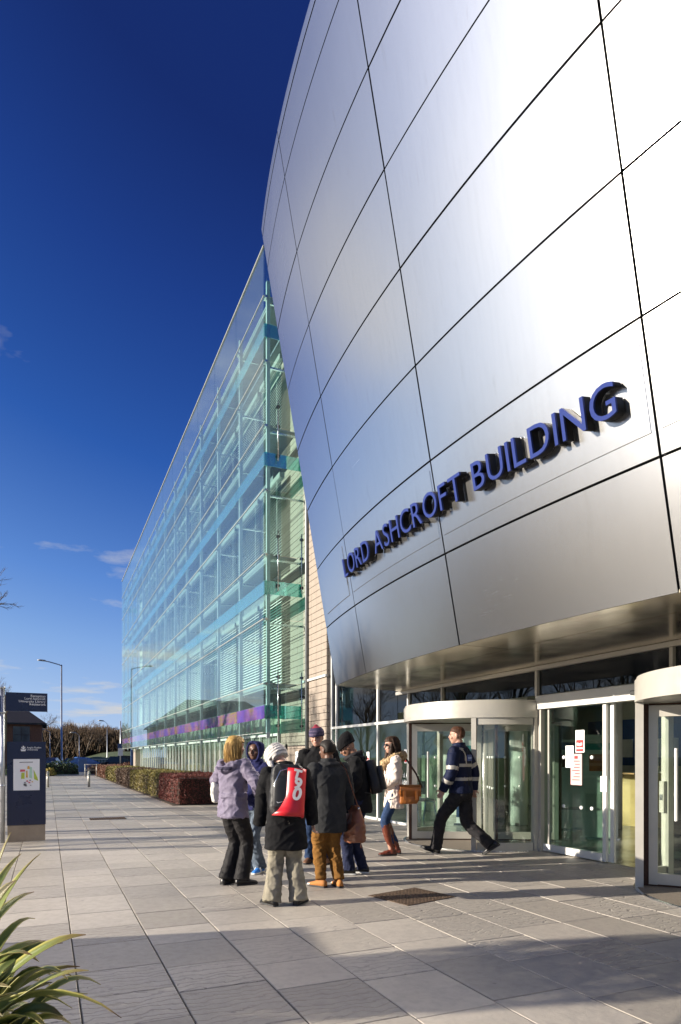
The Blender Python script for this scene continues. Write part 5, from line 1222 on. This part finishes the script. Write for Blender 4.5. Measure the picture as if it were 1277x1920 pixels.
# ---- 1 blonde woman in lilac jacket
def hood_roll(mb, U, HT):
    pts = [U((.150 * math.cos(t_), -.035 - .13 * math.sin(t_), 1.445 - .085 * math.sin(t_) ** 2)) for t_ in [(-.3 + 3.74 * i / 12) for i in range(13)]]
    mb.tube(pts, [.03] + [.042] * 11 + [.03], 10); mb.tube([U((-.12, -.12, 1.44)), U((0, -.165, 1.36)), U((.12, -.12, 1.44))], [.03, .05, .03], 10)
    mb.loft([[U(p) for p in sring((0, -.005, z), a, a * .98, 16)] for z, a in ((1.44, .095), (1.50, .082), (1.535, .078))])
def waist_cinch(mb, U, HT):
    for z, a in ((1.075, .182), (1.045, .184), (.805, .197), (.83, .196)): mb.tube([U((a * math.cos(t_), a * .76 * math.sin(t_) - .004, z + .006 * math.sin(9 * t_))) for t_ in [2 * math.pi * i / 36 for i in range(37)]], .011, 6)
def lil_fn(p, U, sh, el, wr):
    if p.z > 1.475 and abs(p.x) < .12: return 1
    if p.y < -.13 and 1.36 < p.z < 1.40 and abs(p.x) < .13: return 1
    if p.x > .19 and p.y > .02 and 1.1 < p.z < 1.3: return 1
    return 0
def bob(mb, HT):
    mb.loft([[HT(p) for p in sring((0, -.030, z), a, b_, 20, 2.1)] for z, a, b_ in ((-.045, .060, .062), (-.02, .082, .078), (.03, .089, .086), (.08, .090, .088), (.13, .088, .090), (.16, .08, .08))])
    rr = random.Random(4)
    for k in range(46):
        t_ = rr.uniform(2.7, 6.7); x, y = math.cos(t_), math.sin(t_); zb = -.055 + rr.uniform(-.02, .03)
        mb.tube([HT((x * .07, -.02 + y * .07, .20)), HT((x * .092, -.028 + y * .095, .12)), HT((x * .093, -.030 + y * .090, .03)), HT((x * (.075 + rr.uniform(-.01, .02)), -.03 + y * .078, zb))], [.008, .010, .009, .005], 5)
P1 = person(dict(seed=1, loc=gpt(437, 1659), head=38, H=1.675, label='blonde woman in a lilac jacket and black trousers, back turned, leftmost of the group', skin='fair', showface=False, girth=1.04, lean=2, face=(-8, 4, 0),
    feet=[(-.085, -.03, -8, 0), (.10, .05, 22, 0)], wrists=[(-.20, .24, 1.08), (.22, .22, 1.06)], elb=((-1, -.5, -.3), (1, -.5, -.3)), trousers=dict(m='trous', r=(.100, .082, .084, .098), fold=.007), shoes=dict(m='black'),
    coat=dict(hem=.80, m=['lilac', 'dlilac'], fn=lil_fn, flare=1.07, w=1.0, extra=[hood_roll, waist_cinch], fold=.013, fs=9, arm=(.088, .076, .068, .058), cuff=.05), headwear=[('hair', cap_hair(.018, .10, .01, bob), HM['blonde'], .0065, .004, 30, None)]))
def strands(P, mat, n, z_end, seed, th0=2.6, th1=6.8, rad=.0035):
    rr = random.Random(seed); q = MB(); HT = P['HT']
    for k in range(n):
        t_ = rr.uniform(th0, th1); x, y = math.cos(t_), math.sin(t_); w = rr.uniform(.97, 1.10); zb = z_end + rr.gauss(0, .022); tw = rr.uniform(-.02, .02)
        q.tube([HT((x * .03, -.01 + y * .04, .246)), HT((x * .078 * w, -.015 + y * .085 * w, .205)), HT((x * .097 * w, -.028 + y * .102 * w, .12)), HT((x * .097 * w + tw, -.030 + y * .098 * w, .04)), HT((x * (.082 + rr.uniform(-.012, .02)) + tw * 2, -.03 + y * .085, zb))], [rad, rad * 1.4, rad * 1.4, rad * 1.2, rad * .4], 4, cap=False)
    o = link('hair_strands', P['fin'](q).mesh('hair_strands', mat), P['T']); o['kind'] = 'stuff'
strands(P1, HM['blonde'], 260, -.06, 5)
# ---- 2 hooded man
def hoodie(mb, HT, U, HMx):
    rings = []
    for z, a, fr, b_ in HEADP:
        if z < .0: continue
        ff = .045 if z < .17 else .045 + (z - .17) * .9
        rings.append([HT(p) for p in sring((0, (ff + b_ - .03) / 2, z + (.022 if z > .15 else 0)), a + .028, max(.03, (ff - b_ + .03) / 2), 20, 2.2)])
    mb.loft(rings); mb.tube([HT((.098 * math.cos(t_), .058 + .012 * math.sin(t_), .11 + .135 * math.sin(t_))) for t_ in [(-1.35 + 5.84 * i / 20) for i in range(21)]], .017, 8)
    mb.tube([HT((-.085, 0, -.01)), U((-.07, .02, 1.46)), U((0, .06, 1.44)), U((.07, .02, 1.46)), HT((.085, 0, -.01))], .028, 8); mb.loft([[U(p) for p in sring((0, -.02, z), a, a * .9, 16)] for z, a in ((1.42, .11), (1.47, .10), (1.53, .088))])
def hood_fn(p, U, sh, el, wr): return 1 if p.x > .0 and p.z < 1.36 and p.y < .0 else 0
def stripes(FT):
    q = MB()
    for sx in (-1, 1):
        for k in range(3): q.bar(FT((sx * .0475, .045 + .022 * k, .022)), FT((sx * .034, .02 + .022 * k, .075)), .010, .006)
    return q
P2 = person(dict(seed=2, loc=gpt(480, 1634), head=214, H=1.63, label='man in a dark blue hood, grey jeans and bright blue trainers facing the blonde woman', skin='dark', girth=.98, lean=0, face=(8, 0, 0),
    feet=[(-.10, .03, -14, 0), (.10, .0, 14, 0)], wrists=[(-.08, .27, 1.03), (.10, .27, 1.00)], curl=.9, trousers=dict(m='denim', r=(.098, .084, .082, .086), fold=.016), shoes=dict(m='blue', sole='sole', extra=[('shoe_stripe', 'white', stripes)]),
    coat=dict(hem=.84, m=['hood'], flare=1.05, fold=.012, cuff=.02), headwear=[('hood', hoodie, CM['hood'], .008, .004, 12, None)]))
# ---- 3 white hat with red backpack
def crochet(mb, HT, U, HMx):
    rings = []
    for z, a, fr, b_ in HEADP:
        if z < .075: continue
        k = (z - .075) / .158; ff = fr + .03 if z > .15 else .02 + (fr + .01) * max(0, (z - .10) / .05); rings.append([HT(p) for p in sring((0, (ff + b_ - .035) / 2, z + .03 * k), a + .035, (ff - b_ + .035) / 2, 22, 2.1)])
    mb.loft(rings)
    for z, k in ((.10, 1.0), (.13, 1.02), (.16, 1.02), (.19, .95), (.22, .78)): mb.tube([HT((.112 * k * math.cos(t_), -.008 + .132 * k * math.sin(t_), z + .02)) for t_ in [2 * math.pi * i / 24 for i in range(25)]], .011, 6)
    mb.tube([HT((-.10, .03, .10)), HT((-.105, .04, .04)), HT((-.095, .05, -.02))], [.035, .034, .02], 10); mb.tube([HT((.10, .03, .10)), HT((.105, .04, .05)), HT((.095, .045, .0))], [.035, .032, .02], 10)
def collar_up(mb, U, HT): mb.loft([[U(p) for p in sring((0, -.012, z), a, a * .96, 18)] for z, a in ((1.43, .105), (1.49, .092), (1.535, .088))]); mb.tube([U((.115 * math.cos(t_), -.02 - .095 * math.sin(t_), 1.475 - .02 * math.sin(t_))) for t_ in [-.2 + 3.54 * i / 10 for i in range(11)]], .022, 8)
P3 = person(dict(seed=3, loc=gpt(536, 1697), head=-8, H=1.60, label='person in white crocheted hat and long black coat, head bowed, wearing the red backpack', skin='fair', showface=False, girth=1.12, lean=9, face=(34, 46, -6),
    feet=[(-.15, .0, -32, 0), (.14, .02, 30, 0)], wrists=[(-.28, .14, .84), (.30, .12, .86)], elb=((-1, -.4, 0), (1, -.4, 0)), hands=(0, 1), trousers=dict(m='beige', r=(.108, .090, .090, .104), fold=.011, up=-.02), shoes=dict(m='black'),
    coat=dict(hem=.60, m=['black'], flare=1.16, w=1.04, extra=[collar_up], fold=.007, arm=(.094, .082, .076, .068), cuff=.03), headwear=[('hat', crochet, CM['knit'], .0065, .003, 40, None)]))
# ---- 4 beanie man at the back
def bean_fn(p, HT, HMx, piv):
    q = HMx.transposed() @ (p - piv); z = q.z
    return 2 if z > .29 else (1 if .20 < z < .215 or .245 < z < .255 else 0)
P4 = person(dict(seed=4, loc=gpt(597, 1617), head=186, H=1.84, label='tall man in a striped bobble hat and black coat facing the camera behind the others', skin='fair', girth=1.06, lean=1, face=(-6, 6, 4), feet=[(-.10, .02, -10, 0), (.11, .02, 10, 0)], wrists=[(-.30, .02, .86), (.30, .02, .86)], hands=(0, 0),
    trousers=dict(m='denimd', fold=.010), shoes=dict(m='brown', sole='dsole'), coat=dict(hem=.78, m=['black'], extra=[collar_up], fold=.008, arm=(.092, .076, .068, .06), cuff=.06), headwear=[('bobble_hat', beanie(.018, .135, 0, True), [CM['stripe'], CM['mauve'], CM['red_knit']], .007, .002, 40, bean_fn)]))
# ---- 5 charcoal coat, tan trousers
def toe(FT): return MB().loft([[FT((w * 1.08 * sx, y * 1.02, z)) for sx, z in ((-1, .016), (1, .016), (.8, .042 if y < .15 else .03), (-.8, .042 if y < .15 else .03))] for y, w in ((.135, .045), (.165, .041), (.188, .026))])
P5 = person(dict(seed=5, loc=gpt(618, 1664), head=-24, H=1.635, label='man in a charcoal coat and tan trousers, back turned, carrying the brown leather bag', skin='dark', girth=1.1, lean=4, face=(24, 2, 0), feet=[(-.09, .06, -28, 0), (.11, -.02, 4, 0)], wrists=[(-.28, .10, .88), (.29, .10, .88)], hands=(1, 0),
    trousers=dict(m='tan', r=(.108, .088, .074, .066), fold=.012, up=.03), shoes=dict(m='tan', sole='dsole', extra=[('toe_cap', 'white', toe)]), coat=dict(hem=.66, m=['char'], flare=1.10, extra=[collar_up], fold=.007, arm=(.096, .082, .074, .066), cuff=.0), headwear=[('hair', cap_hair(.011, .06), HM['crop'], .0065, .001, 40, None)], brow='crop'))
# ---- 6 black beanie man
P6 = person(dict(seed=6, loc=gpt(676, 1639), head=277, H=1.72, label='man in a slouchy black beanie and navy clothes looking down, black backpack on', skin='mid', girth=1.0, lean=7, face=(0, 34, 0), feet=[(-.07, .14, -4, 0), (.08, -.02, 10, 0)], wrists=[(-.18, .24, .98), (.16, .26, 1.0)],
    trousers=dict(m='navyt', r=(.102, .082, .074, .072), fold=.010), shoes=dict(m='black', sole='sole'), coat=dict(hem=.78, m=['black'], extra=[collar_up], fold=.009, flare=1.06, arm=(.09, .076, .068, .06), cuff=.02), headwear=[('beanie', beanie(.022, .135, .055), CM['bknit'], .007, .002, 30, None), ('scarf', lambda mb, HT, U, HMx: mb.tube([U((.10 * math.cos(t_), .02 + .10 * math.sin(t_), 1.50 - .03 * math.sin(t_))) for t_ in [2 * math.pi * i / 18 for i in range(19)]], .032, 8), CM['charT'], .009, .006, 14, None)]))
# ---- 7 woman in cream coat
def longhair(mb, HT):
    mb.loft([[HT(p) for p in sring((0, -.045, z), a, b_, 20, 2.1)] for z, a, b_ in ((-.06, .06, .05), (0, .088, .075), (.06, .090, .085), (.12, .088, .09), (.16, .08, .08))])
    for sx in (-1, 1): mb.tube([HT((sx * .078, .02, .14)), HT((sx * .09, .035, .06)), HT((sx * .085, .06, -.04)), HT((sx * .07, .085, -.13))], [.02, .03, .034, .02], 10)
def furcollar(mb, HT, U, HMx):
    rr = random.Random(8); pts = [U((.145 * math.cos(t_), .005 + .13 * math.sin(t_), 1.475 - .10 * max(0, math.sin(t_)) + .02 * max(0, -math.sin(t_)))) for t_ in [2 * math.pi * i / 22 for i in range(23)]]
    mb.tube(pts, .042, 10); mb.tube([U((-.07, .14, 1.40)), U((-.03, .165, 1.30)), U((0, .17, 1.22))], [.04, .035, .02], 8); mb.tube([U((.07, .14, 1.40)), U((.03, .165, 1.30)), U((0, .17, 1.22))], [.04, .035, .02], 8)
    mb.ell(U((0, -.15, 1.47)), .12, .06, .08, 12, 8)
def quilt(mb, U, HT):
    for z in [.80 + .085 * i for i in range(8)]:
        k = .172 + (.012 if z < .95 else 0) + (.02 if z > 1.2 else 0); mb.tube([U((k * math.cos(t_), k * .80 * math.sin(t_), z)) for t_ in [2 * math.pi * i / 24 for i in range(25)]], .026, 8)
P7 = person(dict(seed=7, loc=gpt(738, 1603), head=262, H=1.74, label='dark haired woman in a cream fur collared coat and tall chestnut boots', skin='fair', girth=.93, lean=1, face=(6, 4, 0), feet=[(-.06, .05, -4, 0), (.09, -.05, 18, 0)], wrists=[(-.10, .26, 1.06), (-.02, .28, 1.02)], curl=.8,
    trousers=dict(m='denimd', r=(.090, .066, .055, .045), fold=.006, up=.1), shoes=dict(m='boot', shaft=.92), coat=dict(hem=.70, m=['white'], extra=[], fold=.014, fs=11, flare=1.16, w=1.06, arm=(.088, .078, .070, .058), cuff=.02), headwear=[('hair', cap_hair(.018, .08, .015, longhair), HM['dark'], .007, .006, 18, None), ('fur_collar', furcollar, HM['fur'], .008, .016, 40, None)]))
strands(P7, HM['dark'], 200, -.10, 6, 2.9, 6.5, .004)
sg = MB()
for sx in (-1, 1): sg.ell(P7['HT']((sx * .034, .098, .122)), .026, .010, .019, 12, 7)
sg.tube([P7['HT']((-.07, .085, .128)), P7['HT']((0, .108, .128)), P7['HT']((.07, .085, .128))], .004, 6)
for sx in (-1, 1): sg.tube([P7['HT']((sx * .066, .088, .128)), P7['HT']((sx * .082, -.005, .122))], .003, 6)
link('sunglasses', P7['fin'](sg).mesh('sunglasses', M['black']), P7['T'])
# ---- 8 security guard
def sec_fn(p, U, sh, el, wr):
    def seg(a, b_):
        d = b_ - a; t_ = max(0, min(1, (p - a).dot(d) / d.length_squared)); return (p - (a + d * t_)).length, t_
    best = min([(seg(sh[i], el[i]) + (i, 0)) for i in (0, 1)] + [(seg(el[i], wr[i]) + (i, 1)) for i in (0, 1)], key=lambda q: q[0])
    if best[0] < .092 and abs(p.x) > .15:
        if best[3] == 0: return 1 if .72 < best[1] < .90 else 0
        return 1 if .42 < best[1] < .62 else 0
    z = p.z
    if 1.20 < z < 1.245 or 1.015 < z < 1.06: return 1
    if z > 1.22 and .085 < abs(p.x) < .125 and z < 1.46: return 1
    return 0
P8 = person(dict(seed=8, loc=gpt(864, 1601), head=300, H=1.90, label='security guard in a navy jacket with silver bands striding past the revolving door', skin='fair', girth=1.10, lean=4, drop=.055, face=(10, 2, 0), feet=[(-.09, .34, 0, .0, 16), (.09, -.40, 4, .075, -34)], wrists=[(-.24, .16, .90), (.25, -.10, .90)], hipy=-.01,
    trousers=dict(m='charT', r=(.104, .086, .080, .082), fold=.010), shoes=dict(m='black', k=1.05), coat=dict(hem=.84, m=['navy', 'silver'], fn=sec_fn, extra=[collar_up], fold=.006, flare=1.03, sm=2, arm=(.094, .080, .072, .062), cuff=.03), headwear=[('hair', cap_hair(.012, .07, .004), HM['ginger'], .0065, .003, 30, None)], group='people walking by', brow='ginger'))
bd_ = P8['fin'](MB().box(P8['U']((0, -.152, 1.315)), (.155, .012, .085), Matrix.Rotation(-R(4), 3, 'X'))); bo = link('badge', bd_.mesh('badge', CM['secblue']), P8['T'])
SKYP = mk('pale_blue_print', (.45, .55, .80), .5, var=.02)
gm = glyph_mesh('SECURITY', .038, .001, SKYP, 'CENTER', bold=.0006); p_ = P8['U']((0, -.160, 1.302)) * P8['s']; place('lettering', gm, bo, p_, (1, 0, 0), (0, .05, 1), True)
# ---- far pedestrian
def walker_far():
    t = thing('person', 'tiny distant pedestrian in dark clothes at the far corner of the glass block', 'person', (gpt(231, 1444).x, gpt(231, 1444).y, -.02), 2.0, 'people walking by')
    t.location = (9.9, 72.0, -.02); b_ = MB(); b_.loft([sring((0, 0, z), a, b2, 10) for z, a, b2 in ((.0, .10, .08), (.5, .14, .10), (.9, .20, .14), (1.2, .22, .15), (1.42, .17, .11), (1.5, .07, .07), (1.56, .07, .08), (1.66, .085, .10), (1.74, .04, .05))])
    link('body', remesh(b_, 'body', CM['black'], .03, 2, 0, 8, 0), t); h_ = MB().ell((0, .02, 1.64), .07, .085, .1, 10, 7); link('head', h_.mesh('head', SKN['fair']), t)
walker_far()

# ------------------------------------------------------------------ bags
def worn(name, label, P, anchor, cat='bag', group=None):
    Rz = Matrix.Rotation(P['rz'], 3, 'Z'); a = Vector(anchor) * P['s']; w = P['loc'] + Rz @ a
    return thing(name, label, cat, (w.x, w.y, w.z + .004), P['rz'], group)
def packshape(w, d, h, n=20):
    rings = []
    for t_ in [i / 10 for i in range(11)]:
        z = -h / 2 + h * t_; k = (1 - abs(2 * t_ - 1) ** 4) ** .5 * .25 + .75; kk = .80 + .2 * math.sin(math.pi * min(1, t_ * 1.1 + .12))
        rings.append(sring((0, -d * .5 * kk, z), w / 2 * k, d / 2 * kk, n, 3.2))
    return MB().loft(rings)
def backpack(P, label, name, lean, main, w=.31, h=.46, d=.17, tilt=0):
    base = P['U']((0, -.13, 1.20)); t = worn(name, label, P, base, 'backpack'); t.rotation_euler = (-R(lean), R(tilt), P['rz'])
    b_ = link('main_compartment', remesh(packshape(w, d, h), 'main_compartment', main, .009, 3, .006, 9, 4), t)
    for sx in (-1, 1):
        s_ = MB().tube([(sx * .075, .005, .19), (sx * .09, .03, .275), (sx * .105, .12, .30), (sx * .11, .22, .24), (sx * .11, .25, .10), (sx * .13, .20, -.06), (sx * .13, .06, -.17), (sx * .12, 0, -.19)], [(.026, .007)] * 8, 8, up=(0, .4, 1)); s_.build('strap', SH['pack'], t, local=True)
    MB().tube([(-.03, -.03, .225), (0, -.04, .262), (.03, -.03, .225)], .008, 6).build('grab_handle', SH['pack'], t, local=True)
    fp = MB().loft([sring((-.02, -.165, z), a, .035, 16, 3) for z, a in ((-.18, .10), (-.16, .115), (0, .12), (.08, .11), (.12, .07))]); fpo = fp.build('front_pocket', main, t, local=True)
    return t, fpo
t3, fp3 = backpack(P3, 'black and red backpack with white lettering worn by the person in the white hat', 'backpack', 10, SH['pack'], .33, .50, .18, 4)
rp = MB(); rings = []
for i in range(11):
    t_ = i / 10; z = -.252 + .455 * t_; x0 = -.135 + .125 * min(1, t_ * 2.4) ** .6; rings.append([Vector((x, y, z)) for x, y in ((x0, -.206), ((x0 + .14) / 2, -.212), (.13, -.204), (.169, -.165), (.172, -.06), (.150, -.055), (.145, -.15), (.11, -.18), (x0, -.18))])
rp.loft(rings, smooth=True); rpo = rp.build('red_panel', SH['redp'], t3, local=True)
LG = mk('white_logo_print', (.66, .64, .62), .6, var=.06)
for ch, x, z, sz in (('T', .072, .125, .12), ('9', .082, .028, .145), ('0', .078, -.075, .165)):
    me = glyph_mesh(ch, sz, .001, LG, 'CENTER', bold=.006); o = place('lettering', me, rpo, (x, -.2145, z - .02), (1, 0, -.22), (.22, 0, 1), True)
sw = MB(); sp_ = [(-.03, .006), (-.018, -.008), (-.004, -.006), (.034, .012), (.0, .002), (-.012, .0), (-.022, .005)]; n_ = len(sp_)
sw.add([(x, -.2030, z) for x, z in sp_] + [(x, -.1990, z) for x, z in sp_], [(0, 1, 5, 6), (1, 2, 4, 5), (2, 3, 4)] + [(i, (i + 1) % n_, (i + 1) % n_ + n_, i + n_) for i in range(n_)]); o = sw.build('tick_mark', LG, fp3, local=True); o.location = (-.07, .0, -.13)
MB().tube([(-.13, -.172, -.12), (-.125, -.185, .05), (-.08, -.19, .17), (.0, -.195, .20), (.04, -.20, .18)], .005, 6).build('zip', M['steel'], t3, local=True)
backpack(P6, 'plain black backpack on the back of the man in the slouchy beanie', 'backpack', 12, SH['pack'], .29, .42, .16)
# brown leather bag of the man in the charcoal coat
tb = worn('shoulder_bag', 'slouchy brown leather shoulder bag hanging at the right hip of the charcoal coat', P5, (.31, -.03, .74), 'bag')
mb = MB().loft([sring((.0, 0, z), a, b_, 18, 2.8) for z, a, b_ in ((-.20, .085, .12), (-.18, .10, .17), (-.05, .095, .185), (.10, .06, .165), (.19, .030, .13), (.215, .012, .11))])
link('pouch', remesh(mb, 'pouch', SH['brbag'], .009, 3, .016, 9, 5), tb)
for sy in (-1, 1): MB().tube([(0, sy * .12, .18), (-.05, sy * .10, .34), (-.13, sy * .055, .62), (-.17, sy * .01, .70)], [(.012, .004)] * 4, 8).build('strap', SH['brbag'], tb, local=True)
for sy in (-1, 1): MB().tube([(0, sy * .12, .175), (0, sy * .12, .20)], .014, 10).build('ring', M['steel'], tb, local=True)
MB().tube([(.03, -.10, -.18), (.035, -.11, -.26)], .004, 5).build('tassel', SH['brbag'], tb, local=True)
# tan satchel of the woman in the cream coat
ts = worn('satchel', 'stiff tan leather satchel hanging behind the woman in the cream coat', P7, (-.17, -.20, .90), 'bag')
q = packshape(.12, .30, .26); q.v = [(x, y + .15, z) for x, y, z in q.v]; link('box', remesh(q, 'box', SH['tanbag'], .009, 2, .003, 9, 5), ts)
MB().loft([[Vector((x, y, z)) for x, z in ((-.077, -.02), (-.079, .09), (-.07, .142), (.0, .152), (.07, .142), (.079, .08), (.075, .07), (.066, .13), (0, .14), (-.062, .13), (-.071, .085), (-.069, -.015))] for y in (-.155, -.15, .15, .155)]).build('flap', SH['tanbag'], ts, local=True)
for y in (-.09, .09): MB().bx(-.088, -.079, y - .016, y + .016, -.07, .06).build('buckle_strap', SH['tanbag'], ts, local=True)
MB().tube([(0, .19, .10), (.05, .24, .22), (.16, .30, .55), (.18, .22, .60), (.14, .05, .58), (.05, -.12, .30), (0, -.19, .10)], [(.014, .004)] * 7, 8).build('strap', M['brush'], ts, local=True)
# pale bag slung on the blonde woman's left side and camera held by the hooded man
tw_ = worn('tote_bag', 'pale fabric bag tucked under the left arm of the blonde woman', P1, (-.33, .10, 1.13), 'bag')
link('pouch', remesh(MB().loft([sring((0, 0, z), a, b_, 16, 2.8) for z, a, b_ in ((-.17, .03, .10), (-.15, .05, .13), (0, .055, .14), (.13, .04, .12), (.16, .02, .10))]), 'pouch', CM['pale'], .009, 2, .010, 9, 3), tw_)
MB().tube([(0, .09, .15), (.08, .02, .30), (0, -.09, .15)], .008, 6).build('strap', CM['pale'], tw_, local=True)
kc = worn('camera', 'small dark camera held at waist height by the hooded man', P2, (.0, .36, 1.04), 'camera')
MB().bx(-.06, .06, -.025, .025, -.04, .04).build('camera_body', M['black'], kc, local=True); MB().tube([(0, .026, 0), (0, .075, 0)], .032, 16).build('lens', M['lblack'], kc, local=True); MB().bx(-.02, .02, -.02, .02, .041, .06).build('viewfinder', M['black'], kc, local=True)
MB().tube([(.06, 0, .02), (.10, -.05, -.12), (.08, -.12, -.35), (.02, -.10, -.62), (-.02, -.06, -.70), (.03, -.02, -.45), (-.04, .0, -.1), (-.06, 0, .02)], [(.010, .003)] * 8, 6).build('strap', SH['pack'], kc, local=True)
